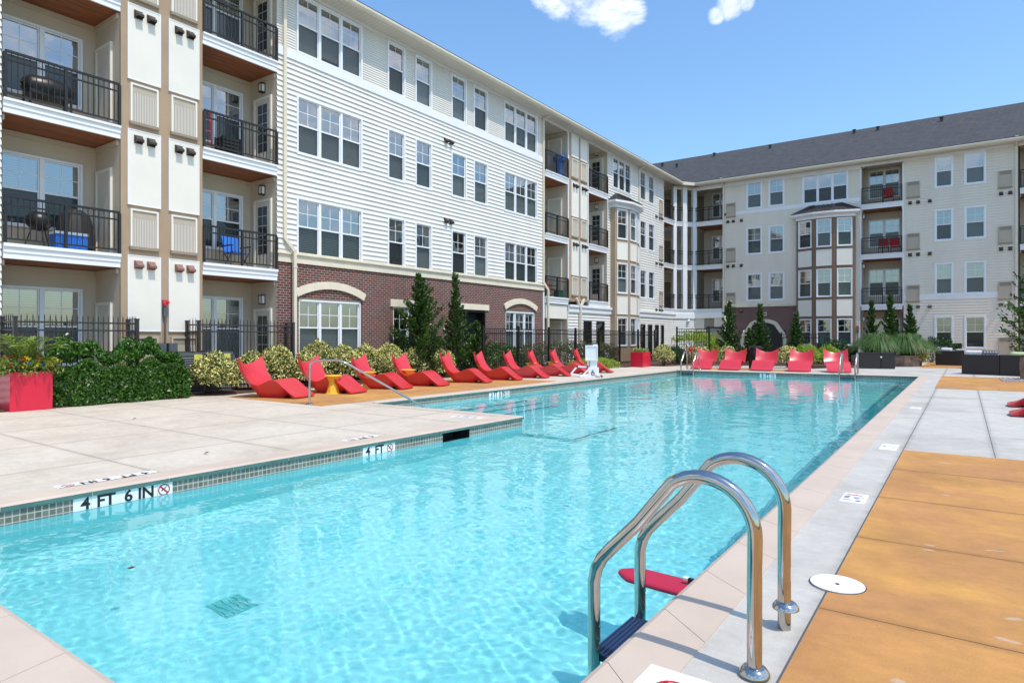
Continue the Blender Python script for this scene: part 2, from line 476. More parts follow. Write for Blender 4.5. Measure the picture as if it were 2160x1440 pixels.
M['lettering'] = mat('black_lettering', (.012, .012, .014), .5)
M['red_mark'] = mat('red_mark', (.5, .02, .03), .5)
M['sign_white'] = mat('sign_white', (.84, .83, .82), .5, var=.05, vscale=20)
M['green_plastic'] = mat('green_plastic', (.01, .12, .06), .5)
M['red_cloth'] = mat('red_cloth', (.42, .015, .02), .8)
M['grey_door'] = mat('grey_door', (.30, .27, .25), .6)

# ------------------------------------------------------------------ ground and deck
M['deck_left'] = slab_mat('deck_concrete_warm', (.555, .475, .385), lines_x=(-13.4, -11.6, -9.8, -8.0), lines_y=(1.7, 3.3, 4.9, 6.5, 8.1), lw=.011, jcol=(.24, .20, .165), var=.14, blot=(.60, .53, .445))
M['deck_grey'] = slab_mat('deck_concrete_grey', (.475, .445, .40), lines_x=(-.62, .30, 2.5), lines_y=(14.8, 18.0), lw=.010, jcol=(.10, .095, .09), var=.17, blot=(.535, .505, .46))
M['deck_orange'] = slab_mat('deck_stained_orange', (.55, .275, .068), lines_x=(), lines_y=(-1.4, .5, 2.2, 3.62, 5.07, 6.45, 7.9), lw=.010, jcol=(.14, .065, .02), var=.3, blot=(.42, .19, .075), speck=.4)
M['coping'] = mat('coping_cast', (.56, .45, .365), .8, var=.09, vscale=1.6, bump=.15, bscale=120, vdetail=8)
M['grout'] = mat('grout', (.22, .19, .165), .95)
M['tile'] = brick_mat('waterline_tile', (.135, .118, .088), (.22, .195, .15), (.50, .48, .44), bw=.054, rh=.054, ms=.0042, rough=.3, bump=.2, off=0)
M['plaster'] = mat('pool_plaster', (.275, .765, .79), .8, var=.05, vscale=.6)
M['ground'] = mat('ground_soil', (.11, .10, .06), .95, var=.3, vscale=1)

g = MB()
x0, x1, y0, y1 = -10.7, -1.0, .9, 27.8
B = 900
for a, b, c, d in ((-B, x0, -B, B), (x1, B, -B, B), (x0, x1, -B, y0), (x0, x1, y1, B)):
    g.face(((a, c, -.03), (b, c, -.03), (b, d, -.03), (a, d, -.03)))
struct(g.build('ground', M['ground']))

def miter(P, dist):
    n = len(P); r = []
    for i in range(n):
        p, q, s = Vector(P[i - 1]), Vector(P[i]), Vector(P[(i + 1) % n])
        e1, e2 = (q - p).normalized(), (s - q).normalized()
        n1, n2 = Vector((e1.y, -e1.x)), Vector((e2.y, -e2.x))
        k = (n1 + n2); k /= (1 + n1.dot(n2))
        r.append(q + k * dist)
    return r
POOL = [(-1.26, 1.18), (-1.32, 27.45), (-10.05, 26.65), (-10.36, 9.4), (-6.42, 9.4), (-6.58, 1.18)]
dk = MB()
O = miter(POOL, .27)
def poly(mb, pts, z, m=0):
    mb.face([(p[0], p[1], z) for p in pts], m)
# warm concrete on the left, grey on the right
poly(dk, [(-17.9, -14), (O[5].x, -14), O[5], O[4], O[3], (O[3].x, 9.0), (-17.9, 9.0)], 0, 0)
poly(dk, [(-17.9, 9.0), (O[3].x, 9.0), O[3], O[2], (O[2].x, 32), (-17.9, 32)], 0, 0)
poly(dk, [(O[5].x, -14), (9, -14), (9, O[0].y), O[0], O[5]], 0, 0)
poly(dk, [O[0], (9, O[0].y), (9, 32), (O[1].x, 32), O[1]], 0, 1)
poly(dk, [O[2], O[1], (O[1].x, 32), (O[2].x, 32)], 0, 1)
poly(dk, [(-17.9, 32), (9, 32), (9, 46.6), (-17.9, 46.6)], 0, 1)
struct(dk.build('pool_deck', [M['deck_left'], M['deck_grey']]))
og = MB()
for a, b, c, d in ((-14.15, -10.72, 8.42, 17.68), (-.612, 9, -13.9, 9.3), (-.66, 1.75, 21.1, 27.95), (-1.66, 3.5, 35.4, 44.0), (-9.75, -5.75, 27.95, 29.6)):
    poly(og, [(a, c), (b, c), (b, d), (a, d)], .004)
struct(og.build('stained_paving', M['deck_orange']))
mu = MB()
def bed(pts, z=.03):
    mu.prism(pts, -.02, z)
bed([(-17.9, -14), (-14.75, -14), (-14.72, 5.0), (-15.1, 7.9), (-14.75, 8.8), (-14.6, 18), (-13.6, 27.6), (-12.95, 27.6), (-12.95, 29.2), (-11.9, 29.6), (-11.3, 31.6), (-6.8, 33.4), (-5.5, 31.2), (-4.6, 33.4), (-2.0, 36.2), (-2.0, 46), (-17.9, 46)])
bed([(1.95, 26.2), (9, 26.2), (9, 27.2), (2.0, 28.4)], .02)
struct(mu.build('mulch_bed', M['mulch']))

# ------------------------------------------------------------------ pool
cp = MB()
IN, CH, OU = miter(POOL, -.022), miter(POOL, .0), miter(POOL, .295)
TP = miter(POOL, .012)
for i in range(6):
    j = (i + 1) % 6
    Lh = (Vector(POOL[j]) - Vector(POOL[i])).length
    k = max(2, round(Lh / .66))
    for s in range(k):
        ta, tb = s / k, (s + 1) / k
        gp = .0022 / Lh
        ta += gp; tb -= gp
        ring = []
        for t_ in (ta, tb):
            def at(Q, z): 
                p = Q[i].lerp(Q[j], t_); return cp.pt((p.x, p.y, z))
            ring.append([at(CH, -.056), at(IN, -.05), at(IN, -.012), at(TP, .006), at(OU, .006), at(OU, -.056)])
        A, Bq = ring
        for q in range(6):
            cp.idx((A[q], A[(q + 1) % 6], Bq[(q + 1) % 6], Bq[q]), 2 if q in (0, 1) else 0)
        cp.idx(A[::-1], 0); cp.idx(Bq, 0)
    a0, b0, c0, d0 = TP[i], TP[j], OU[j], OU[i]
    cp.face(((a0.x, a0.y, -.004), (b0.x, b0.y, -.004), (c0.x, c0.y, -.004), (d0.x, d0.y, -.004)), 1)
struct(cp.build('pool_coping', [M['coping'], M['grout'], mat('coping_lip_teal', (.085, .17, .15), .35, var=.2, vscale=5)]))  # pool-side lip face and its underside are dark teal

WZ = -.168
pb = MB()
FZ = -1.22
for i in range(6):
    j = (i + 1) % 6
    a, b = Vector(POOL[i]), Vector(POOL[j])
    segs = [(0, 1)]
    if i == 4:
        segs = [(0, (9.4 - 7.95) / 8.22), ((9.4 - 7.32) / 8.22, 1)]
    for ta, tb in segs:
        p, q = a.lerp(b, ta), a.lerp(b, tb)
        if i == 0:  # underwater slope added on this side only, to narrow the wall's floor shadow
            n_ = Vector((-.5, 0))
            pb.face(((p.x, p.y, -.55), (q.x, q.y, -.55), (q.x + n_.x, q.y, FZ - .06), (p.x + n_.x, p.y, FZ - .06)), 1)
        for z0, z1, m in ((-.056, -.21, 0), (-.21, -2.2, 1)):
            pb.face(((p.x, p.y, z0), (q.x, q.y, z0), (q.x, q.y, z1), (p.x, p.y, z1)), m)
    if i == 4:   # skimmer mouth
        p, q = a.lerp(b, segs[0][1]), a.lerp(b, segs[1][0])
        w_ = Vector((-.35, 0))
        for u, v in ((p, p + w_), (q + w_, q), (p + w_, q + w_)):
            pb.face(((u.x, u.y, -.056), (v.x, v.y, -.056), (v.x, v.y, -.3), (u.x, u.y, -.3)), 2)
        pb.face(((p.x, p.y, -.3), (q.x, q.y, -.3), (q.x, q.y, -2.2), (p.x, p.y, -2.2)), 1)
        pb.face(((p.x, p.y, -.3), (q.x, q.y, -.3), (q.x - .35, q.y, -.3), (p.x - .35, p.y, -.3)), 2)
        pb.face(((p.x, p.y, -.056), (q.x, q.y, -.056), (q.x - .35, q.y, -.056), (p.x - .35, p.y, -.056)), 2)
pb.face(((-11, .8, FZ), (-.9, .8, FZ), (-.9, 14, FZ - .05), (-11, 14, FZ - .05)), 1)
pb.face(((-11, 14, FZ - .05), (-.9, 14, FZ - .05), (-.9, 28, FZ - .35), (-11, 28, FZ - .35)), 1)
for a, b, c, d, z in ((-10.4, -9.0, 9.38, 13.4, -.42), (-9.0, -8.55, 9.38, 13.4, -.64), (-8.55, -8.1, 9.38, 13.4, -.88), (-6.5, -5.3, 9.38, 10.9, -.95)):
    pb.box((a, c, FZ - .4), (b, d, z), 1)
    pb.box((b - .06, c, z + .001), (b + .004, d, z + .006), 3)
struct(pb.build('pool_basin', [M['tile'], M['plaster'], M['dark'], mat('step_edge_tile', (.03, .10, .16), .4)]))
dr = MB()
dr.box((-4.52, 2.52, FZ - .02), (-4.25, 2.78, FZ + .008))
for k in range(6):
    dr.box((-4.51, 2.53 + k * .045, FZ + .008), (-4.26, 2.545 + k * .045, FZ + .02))
tag(dr.build('floor_drain', mat('drain_grey', (.13, .56, .56), .5)), 'dark square drain grate on the pool floor under clear water', 'drain')

def make_water():
    rg = np.random.default_rng(3)
    ys = [1.12]
    while ys[-1] < 27.5: ys.append(ys[-1] + min(.055, .015 + .0022 * max(0, ys[-1] - 2.5)))
    xs = np.arange(-10.44, -1.2, .021); ys = np.array(ys)
    X, Y = np.meshgrid(xs, ys)
    Z = np.zeros_like(X)
    small = 1 / (1 + (Y / 9.0) ** 2)
    for k in range(110):
        fine = k < 60
        lam = math.exp(rg.uniform(math.log(.055), math.log(.15))) if fine else math.exp(rg.uniform(math.log(.17), math.log(1.1)))
        th_ = rg.uniform(0, 2 * math.pi)
        kk = 2 * math.pi / lam
        slope = .0054 if fine else .0034
        wv = slope / kk * np.sin(kk * (X * math.cos(th_) + Y * math.sin(th_)) + rg.uniform(0, 6.28) + .8 * np.sin(X * rg.uniform(.3, 1.6) + Y * rg.uniform(.3, 1.6)))
        Z += wv * small if fine else wv
    mod = .8 + .4 * np.sin(X * .55 + 1.1 * np.sin(Y * .31)) * np.sin(Y * .42 + .8)
    Z = Z * mod
    left = np.where(Y < 9.4, -6.58 + (Y - 1.18) / 8.22 * .16, -10.36 + (Y - 9.4) / 17.25 * .31)
    ok = (X > left - .05)
    ny, nx = X.shape
    ids = -np.ones(ny * nx, int)
    c = ok[:-1, :-1]
    iy, ix = np.nonzero(c)
    q = np.stack([iy * nx + ix, iy * nx + ix + 1, (iy + 1) * nx + ix + 1, (iy + 1) * nx + ix], 1)
    used = np.unique(q)
    ids[used] = np.arange(len(used))
    q = ids[q]
    co = np.stack([X.ravel()[used], Y.ravel()[used], Z.ravel()[used] + WZ], 1)
    me = bpy.data.meshes.new('water')
    me.vertices.add(len(co)); me.vertices.foreach_set('co', co.ravel())
    me.loops.add(q.size); me.loops.foreach_set('vertex_index', q.ravel())
    me.polygons.add(len(q)); me.polygons.foreach_set('loop_start', np.arange(len(q)) * 4)
    me.polygons.foreach_set('use_smooth', np.ones(len(q), bool))
    me.update(); me.validate()
    o = bpy.data.objects.new('water', me); col.objects.link(o)
    m = bpy.data.materials.new('pool_water'); m.use_nodes = True
    t = m.node_tree; b = t.nodes['Principled BSDF']
    b.inputs['Base Color'].default_value = (.93, .99, 1, 1)
    b.inputs['Roughness'].default_value = 0
    b.inputs['IOR'].default_value = 1.333
    b.inputs['Transmission Weight'].default_value = 1
    me.materials.append(m)
    struct(o)
    return o
water = make_water()
# real refracted sunlight on the pool floor
sun.data.cycles.is_caustics_light = True
water.cycles.is_caustics_caster = True
for nme in ('pool_basin', 'floor_drain'):
    bpy.data.objects[nme].cycles.is_caustics_receiver = True

# ------------------------------------------------------------------ buildings
LF = Fr((-16.6, 0, 0), (0, 1, 0), (1, 0, 0))       # long left wing, s = Y
RF = Fr((0, 44.5, 0), (1, 0, 0), (0, -1, 0))       # far right wing, s = X
HEAD = [2.55, 5.63, 8.73, 11.83]
SILL = [.85, 3.93, 7.05, 10.13]
SLAB = [(.05, .12), (3.08, 3.40), (6.17, 6.47), (9.23, 9.53)]

def wall(mb, s0, s1, z0, z1, ops=(), lap=None, th=.037, m=0, d=0):
    """flat or lap-sided wall sheet with rectangular openings"""
    zs = {z0, z1}
    for o in ops:
        for z in o[2:4]:
            if z0 < z < z1: zs.add(z)
    if lap:
        k = math.ceil(z0 / lap - 1e-6)
        while k * lap < z1:
            if k * lap > z0: zs.add(k * lap)
            k += 1
    zs = sorted(zs)
    for za, zb in zip(zs, zs[1:]):
        if zb - za < 1e-5: continue
        zm = (za + zb) / 2
        iv = [(s0, s1)]
        for o in ops:
            if o[2] < zm < o[3]:
                nv = []
                for a, b in iv:
                    if o[0] > a: nv.append((a, min(b, o[0])))
                    if o[1] < b: nv.append((max(a, o[1]), b))
                iv = [q for q in nv if q[1] - q[0] > 1e-4]
        if lap:
            base = math.floor(zm / lap) * lap
            da = d + th * (1 - (za - base) / lap); db = d + th * (1 - (zb - base) / lap)
        else: da = db = d
        for a, b in iv:
            mb.face(((a, da, za), (b, da, za), (b, db, zb), (a, db, zb)), m)
            if lap and abs(za - base) < 1e-4:
                mb.face(((a, d, za), (b, d, za), (b, da, za), (a, da, za)), m)

def window(fr, s0, s1, z0, z1, n, bld, blind='blind', drop=1.0, trim=.06, recess=.03, muntin=True, mull=.085, frame=None):
    fm = M['vinyl'] if frame is None else frame
    f = MB(fr); p = MB(fr); q = MB(fr); bl = MB(fr)
    pr = .046
    f.box((s0 - trim, -.02, z0 - trim), (s1 + trim, pr, z0)); f.box((s0 - trim, -.02, z1), (s1 + trim, pr, z1 + trim))
    f.box((s0 - trim, -.02, z0), (s0, pr, z1)); f.box((s1, -.02, z0), (s1 + trim, pr, z1))
    for a, b in ((s0, s0), (s1, s1)):
        f.face(((a, -.02, z0), (a, -.15, z0), (a, -.15, z1), (a, -.02, z1)))
    f.face(((s0, -.02, z1), (s1, -.02, z1), (s1, -.15, z1), (s0, -.15, z1)))
    f.face(((s0, -.02, z0), (s1, -.02, z0), (s1, -.15, z0), (s0, -.15, z0)))
    wu = (s1 - s0 - mull * (n - 1)) / n
    zm = (z0 + z1) / 2 + .02
    for k in range(n):
        a = s0 + k * (wu + mull); b = a + wu
        if k: f.box((a - mull, -.1, z0), (a, .022, z1))
        e = .032
        # upper sash in front, lower sash behind it, meeting rail between
        f.box((a, -.045, zm - .022), (b, -.002, zm + .024))
        f.box((a, -.06, z1 - e), (b, -.01, z1)); f.box((a, -.06, z0), (b, -.012, z0 + e * 1.2))
        f.box((a, -.055, z0 + e * 1.2), (a + e, -.012, zm - .022)); f.box((b - e, -.055, z0 + e * 1.2), (b, -.012, zm - .022))
        f.box((a, -.055, zm + .024), (a + e, -.012, z1 - e)); f.box((b - e, -.055, zm + .024), (b, -.012, z1 - e))
        if muntin:
            c = (a + b) / 2; zc = (zm + z1) / 2
            f.box((c - .009, -.037, zm + .024), (c + .009, -.027, z1 - e))
            f.box((a + e, -.036, zc - .009), (c - .009, -.028, zc + .009)); f.box((c + .009, -.036, zc - .009), (b - e, -.028, zc + .009))
        p.face(((a + e, -.032, zm), (b - e, -.032, zm), (b - e, -.032, z1 - e), (a + e, -.032, z1 - e)), 0)
        p.face(((a + e, -.05, z0 + e), (b - e, -.05, z0 + e), (b - e, -.05, zm), (a + e, -.05, zm)), 1)
        q.face(((a + e, -.024, z0 + e), (b - e, -.024, z0 + e), (b - e, -.024, zm - .02), (a + e, -.024, zm - .02)), 0)
        dz = z1 - (z1 - z0) * (drop if not isinstance(drop, (list, tuple)) else drop[k])
        bl.face(((a, -.10, max(dz, z0)), (b, -.10, max(dz, z0)), (b, -.10, z1), (a, -.10, z1)), 0)
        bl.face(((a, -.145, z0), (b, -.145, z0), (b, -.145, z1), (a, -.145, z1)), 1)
    o = f.build('window', fm, bld)
    pane = p.build('pane', [M['pane'], M['pane_low']], o); sc_ = q.build('insect_screen', M['screen'], o)
    b_ = bl.build('blind', [M[blind], M['dark']], o)
    return o

def railing(fr, s0, s1, zb, bld_part, d=.06, h=1.02, sp=.11, posts=True):
    r = MB(fr)
    r.box((s0, d - .025, zb + h - .05), (s1, d + .025, zb + h)); r.box((s0, d - .015, zb + h - .22), (s1, d + .015, zb + h - .185))
    r.box((s0, d - .015, zb + .08), (s1, d + .015, zb + .115))
    n = max(2, round((s1 - s0) / sp))
    for k in range(n + 1):
        s = s0 + (s1 - s0) * k / n
        wd = .011
        if k in (0, n) or (posts and k == round(n * .52)):
            wd = .03
            r.box((s - wd, d - .028, zb), (s + wd, d + .028, zb + h - .05))
        else:
            r.box((s - .008, d - .008, zb + .115), (s + .008, d + .008, zb + h - .05))
    return r.build('railing', M['black_metal'], bld_part)

def balcony(fr, s0, s1, k, bld, dep=1.3, win=None, door=None, lamp=None, rail=True, drop=1, blind='blind', ceil='wood', side=(True, True)):
    zf0, zf1 = SLAB[k]
    ztop = SLAB[k + 1][0] if k < 3 else 11.98
    b = MB(fr)
    if k:
        b.box((s0, -dep, zf0 + .02), (s1, -.012, zf1 - .02), 1)
        b.box((s0, -.01, zf0), (s1, .045, zf0 + .13), 0); b.box((s0, -.01, zf0 + .13), (s1, .065, zf0 + .25), 0); b.box((s0, -.01, zf0 + .25), (s1, .10, zf1 + .005), 0)
    else:
        b.box((s0, -dep, -.02), (s1, .4, zf1), 1)
    bo = b.build('balcony', [M['trim'], mat('balcony_floor', (.35, .32, .29), .8) if 'bf' not in M else M['bf']], bld)
    c = MB(fr)
    ops = []
    if win: ops = [(win[0], win[1], zf1 + .62, HEAD[k] + .0)]
    wall(c, s0, s1, zf1, ztop, ops, d=-dep)
    for s, use in ((s0, side[0]), (s1, side[1])):
        if use: c.face(((s, 0, zf1), (s, -dep, zf1), (s, -dep, ztop), (s, 0, ztop)))
    c.box((s0 + .002, -dep + .002, ztop - .14), (s1 - .002, -dep + .05, ztop - .02), 0)
    for s, sg in ((s0, 1), (s1, -1)):
        c.box((min(s, s + sg * .05) + (.002 if sg > 0 else 0), -dep + .05, ztop - .14), (max(s, s + sg * .05) - (.002 if sg < 0 else 0), -.05, ztop - .02), 0)
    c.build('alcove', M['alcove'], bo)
    w_ = MB(fr)
    w_.face(((s0, .0, ztop - .004), (s1, .0, ztop - .004), (s1, -dep, ztop - .004), (s0, -dep, ztop - .004)))
    w_.build('ceiling', M['wood'] if (ceil == 'wood' and 0 < k < 3) or (k == 0 and ceil == 'wood') else M['alcove'], bo)
    if win:
        window(fr.shift(-dep), win[0], win[1], zf1 + .62, HEAD[k], 2, bld, blind=blind, drop=drop, trim=.05)
    if door:      # on the far side wall
        sgn = -1 if door[0] == 'hi' else 1
        sd = s1 if sgn < 0 else s0
        a, e, glazed = door[1], door[2], door[3]
        dz = zf1 + 2.08
        dm = MB(fr)
        dm.box((min(sd, sd + sgn * .05), a - .07, zf1), (max(sd, sd + sgn * .05), a, dz + .07), 1)
        dm.box((min(sd, sd + sgn * .05), e, zf1), (max(sd, sd + sgn * .05), e + .07, dz + .07), 1)
        dm.box((min(sd, sd + sgn * .05), a, dz), (max(sd, sd + sgn * .05), e, dz + .07), 1)
        dm.box((min(sd, sd + sgn * .03), a, zf1), (max(sd, sd + sgn * .03), e, dz), 0)
        do = dm.build('door', [M['door'], M['cream']], bo)
        if glazed:
            g_ = MB(fr)
            x = sd + sgn * .032
            for r_ in range(5):
                for c_ in range(2):
                    wv = (e - a - .3) / 2
                    g_.face(((x, a + .14 + c_ * (wv + .02), zf1 + .5 + r_ * .29), (x, a + .14 + c_ * (wv + .02) + wv, zf1 + .5 + r_ * .29),
                             (x, a + .14 + c_ * (wv + .02) + wv, zf1 + .77 + r_ * .29), (x, a + .14 + c_ * (wv + .02), zf1 + .77 + r_ * .29)))
            g_.build('door_glass', mat('door_glass', (.03, .04, .045), .06) if 'dg' not in M else M['dg'], bo)
    if lamp:
        sgn = -1 if lamp[0] == 'hi' else 1
        sd = s1 if sgn < 0 else s0
        lm = MB(fr); zl = zf1 + 2.28
        c0 = lamp[1]
        lm.box((min(sd, sd + sgn * .02), c0 - .07, zl), (max(sd, sd + sgn * .02), c0 + .07, zl + .28), 0)
        lm.box((min(sd + sgn * .02, sd + sgn * .13), c0 - .055, zl + .03), (max(sd + sgn * .02, sd + sgn * .13), c0 + .055, zl + .25), 1)
        for z in (zl + .0, zl + .25):
            lm.box((min(sd + sgn * .02, sd + sgn * .15), c0 - .075, z), (max(sd + sgn * .02, sd + sgn * .15), c0 + .075, z + .028), 0)
        for dd in (-.07, .055):
            lm.box((min(sd + sgn * .125, sd + sgn * .145), c0 + dd, zl + .028), (max(sd + sgn * .125, sd + sgn * .145), c0 + dd + .015, zl + .25), 0)
        lm.build('wall_lamp', [M['black_metal'], M['lamp_glass']], bo)
    if rail: railing(fr, s0 + .03, s1 - .03, zf1, bo)
    return bo
M['bf'] = mat('balcony_floor', (.35, .32, .29), .8)
M['dg'] = mat('door_glass', (.025, .032, .036), .06)

def downspout(fr, s, z0, z1, bld, d=.06, w_=.1, elbow=0, top=True, over=.6):
    m_ = MB(fr)
    pts = [(s, d, z1)]
    if top:
        m_.bar((s, over, z1 + .30), (s, over, z1 + .10), .09, .09); m_.bar((s, over, z1 + .11), (s, d, z1 - .06), .08, .08)
        m_.box((s - .07, over - .06, z1 + .18), (s + .07, over + .06, z1 + .34))
        z1 -= .05
    if elbow:
        m_.box((s - w_ / 2, d - .045, elbow), (s + w_ / 2, d + .045, z1))
        m_.bar((s, d, elbow + .02), (s + .28, d + .1, elbow - .36), .095, .09)
        m_.box((s + .28 - w_ / 2, d + .05, z0), (s + .28 + w_ / 2, d + .14, elbow - .33))
    else:
        m_.box((s - w_ / 2, d - .045, z0), (s + w_ / 2, d + .045, z1))
    for z in (z0 + .8, z0 + 3.4, z0 + 6.2):
        if z < z1 - .3:
            ss = s + (.28 if elbow and z < elbow - .4 else 0); dd = d + (.1 if elbow and z < elbow - .4 else 0)
            m_.box((ss - w_ / 2 - .02, dd + .045, z), (ss + w_ / 2 + .02, dd + .052, z + .04))
    return m_.build('downspout', M['gutter'], bld)

def hood(fr, s, z, bld, red=False, w_=.16, d=0):
    h = MB(fr)
    h.box((s - w_ / 2 - .02, d, z - .10), (s + w_ / 2 + .02, d + .015, z + .10))
    h.face(((s - w_ / 2, d + .015, z + .09), (s + w_ / 2, d + .015, z + .09), (s + w_ / 2, d + .15, z - .02), (s - w_ / 2, d + .15, z - .02)))
    h.face(((s - w_ / 2, d + .15, z - .02), (s + w_ / 2, d + .15, z - .02), (s + w_ / 2, d + .14, z - .07), (s - w_ / 2, d + .14, z - .07)))
    for a in (-w_ / 2, w_ / 2):
        h.face(((s + a, d + .015, z + .09), (s + a, d + .15, z - .02), (s + a, d + .14, z - .07), (s + a, d + .015, z - .09)))
    return h.build('dryer_vent', M['vent_red'] if red else M['vent'], bld)

def grille(fr, s0, s1, z0, z1, bld, d=0, m='grille'):
    g_ = MB(fr)
    t = .045
    g_.box((s0, d, z0 + t), (s0 + t, d + .05, z1)); g_.box((s1 - t, d, z0 + t), (s1, d + .05, z1)); g_.box((s0 + t, d, z1 - t), (s1 - t, d + .05, z1)); 
    g_.box((s0 - .02, d, z0 - .03), (s1 + .02, d + .075, z0 + .035), 2)
    zs = z0 + (z1 - z0) * .76
    g_.face(((s0 + t, d + .03, z0 + .03), (s1 - t, d + .03, z0 + .03), (s1 - t, d + .03, zs), (s0 + t, d + .03, zs)), 1)
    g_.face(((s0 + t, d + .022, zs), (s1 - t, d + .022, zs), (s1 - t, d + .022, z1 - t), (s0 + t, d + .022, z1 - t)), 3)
    return g_.build('vent_grille', [M['cream'] if m == 'grille' else M['grille_r'], M['grille'] if m == 'grille' else M['grille_r'], M['grille_shadow'], M['grille_r'] if m == 'grille' else M['grille_shadow']], bld)

def arch_window(fr, s0, s1, bld, n=3):
    o = window(fr.shift(-.06), s0, s1, .85, 2.52, n, bld, blind='blind', trim=.05)
    a = MB(fr)
    a.arch(s0 - .12, s1 + .12, 2.64, .30, .24, -.02, .07, 0)
    a.build('stone_arch', M['belt'], bld)
    t = MB(fr)
    c = (s0 + s1) / 2; hw = (s1 - s0) / 2 + .1; rise = .30
    rad = (hw * hw + rise * rise) / (2 * rise)
    pts = []
    for k in range(13):
        x = -hw + 2 * hw * k / 12
        pts.append((c + x, -.05, 2.62 + math.sqrt(rad * rad - x * x) - (rad - rise)))
    t.face([(s0 - .1, -.05, 2.57)] + pts + [(s1 + .1, -.05, 2.57)], 0)
    for x in (s0 + (s1 - s0) * .36, s0 + (s1 - s0) * .64):
        t.box((x - .05, -.048, 2.62), (x + .05, -.02, 2.83), 1)
    t.build('arch_panel', [M['alcove'], M['brown']], bld)
    return o

def panel(mb, s0, s1, z0, z1, d=.0, t=.035, m=0, e=1):
    mb.box((s0, d, z0), (s1, d + t, z1), m)
    b_ = .022
    mb.box((s0 - b_, d, z0 - b_), (s0, d + t + .008, z1 + b_), e); mb.box((s1, d, z0 - b_), (s1 + b_, d + t + .008, z1 + b_), e)
    mb.box((s0, d, z1), (s1, d + t + .008, z1 + b_), e); mb.box((s0, d, z0 - b_), (s1, d + t + .008, z0), e)

def bow_bay(fr, s0, s1, bld, names):
    """three-sided shallow bay, three storeys, capped with a metal roof"""
    wd = s1 - s0; ang = R(18); fw = wd / (1 + 2 * math.cos(ang)); dep0 = .32; dep1 = dep0 + fw * math.sin(ang)
    pts = [(s0, dep0), (s0 + fw * math.cos(ang), dep1), (s1 - fw * math.cos(ang), dep1), (s1, dep0)]
    shell = MB(fr)
    for (a, b) in zip([(s0, 0)] + pts, pts + [(s1, 0)]):
        if (a[0] == s0 and a[1] == 0) or (b[0] == s1 and b[1] == 0):
            shell.face(((a[0], a[1], -.02), (b[0], b[1], -.02), (b[0], b[1], 9.16), (a[0], a[1], 9.16)))
    pans = []; zt = 9.16
    for i in range(3):
        a, b = pts[i], pts[i + 1]
        A, Bw = fr((a[0], a[1], 0)), fr((b[0], b[1], 0))
        t = (Bw - A); t.z = 0
        n_ = fr.n - t.normalized() * fr.n.dot(t.normalized())
        F = Fr(A, t, n_); ln = t.length
        q = MB(F)
        wl, wh = ln * .5 - .375, ln * .5 + .375
        ops = [(wl, wh, (.95, 3.98, 7.1)[k], (2.52, 5.63, 8.74)[k]) for k in range(3)]
        wall(q, 0, ln, -.02, zt, ops)
        shell.v, off = shell.v + q.v, len(shell.v)
        shell.f += [[x + off for x in f_] for f_ in q.f]; shell.m += q.m
        for k in range(3):
            window(F, wl, wh, ops[k][2], ops[k][3], 1, bld, blind='blind' if (i + k) % 2 else 'blind_dk', trim=.055)
        for z0, z1 in ((2.76, 3.74), (5.90, 6.86)):
            q = MB(F); panel(q, wl - .04, wh + .04, z0, z1, d=.0); pans.append(q)
    bo = shell.build('bay', M[names], bld)
    for q in pans: q.build('bay_panel', [M['cream'], M['trim']], bo)
    # cornice and hip roof
    rf = MB(fr); ov = .3
    ev = [(s0 - ov, 0), (s0 - ov, dep0 + ov * .6), (pts[1][0] - .05, dep1 + ov), (pts[2][0] + .05, dep1 + ov), (s1 + ov, dep0 + ov * .6), (s1 + ov, 0)]
    ci = [(s0 - .02, 0), (s0 - .02, dep0 + .03), (pts[1][0], dep1 + .03), (pts[2][0], dep1 + .03), (s1 + .02, dep0 + .03), (s1 + .02, 0)]
    rg = [(s0 + .75, .0), (s0 + .75, .05), (s0 + 1.05, .1), (s1 - 1.05, .1), (s1 - .75, .05), (s1 - .75, .0)]
    for i in range(5):
        a, b = ev[i], ev[i + 1]
        rf.face(((a[0], a[1], 9.12), (b[0], b[1], 9.12), (b[0], b[1], 9.24), (a[0], a[1], 9.24)), 1)
        c, d = ci[i], ci[i + 1]
        rf.face(((c[0], c[1], 9.0), (d[0], d[1], 9.0), (b[0], b[1], 9.125), (a[0], a[1], 9.125)), 1)
        rf.face(((c[0], c[1], 8.86), (d[0], d[1], 8.86), (d[0], d[1], 9.0), (c[0], c[1], 9.0)), 1)
        e, f_ = rg[i], rg[i + 1]
        rf.face(((a[0], a[1], 9.245), (b[0], b[1], 9.245), (f_[0], f_[1], 9.80), (e[0], e[1], 9.80)), 0)
        for k in range(5):
            t = (k + .0) / 5
            p = Vector((*a, 9.26)).lerp(Vector((*b, 9.26)), t); q = Vector((*e, 9.815)).lerp(Vector((*f_, 9.815)), t)
            if (q - p).length > .2: rf.bar(fr(p) if False else p, q, .03, .05, 0)
    rf.face([(x, y, 9.80) for x, y in rg], 0)
    rf.build('bay_roof', [M['metal_roof'], M['trim']], bld)

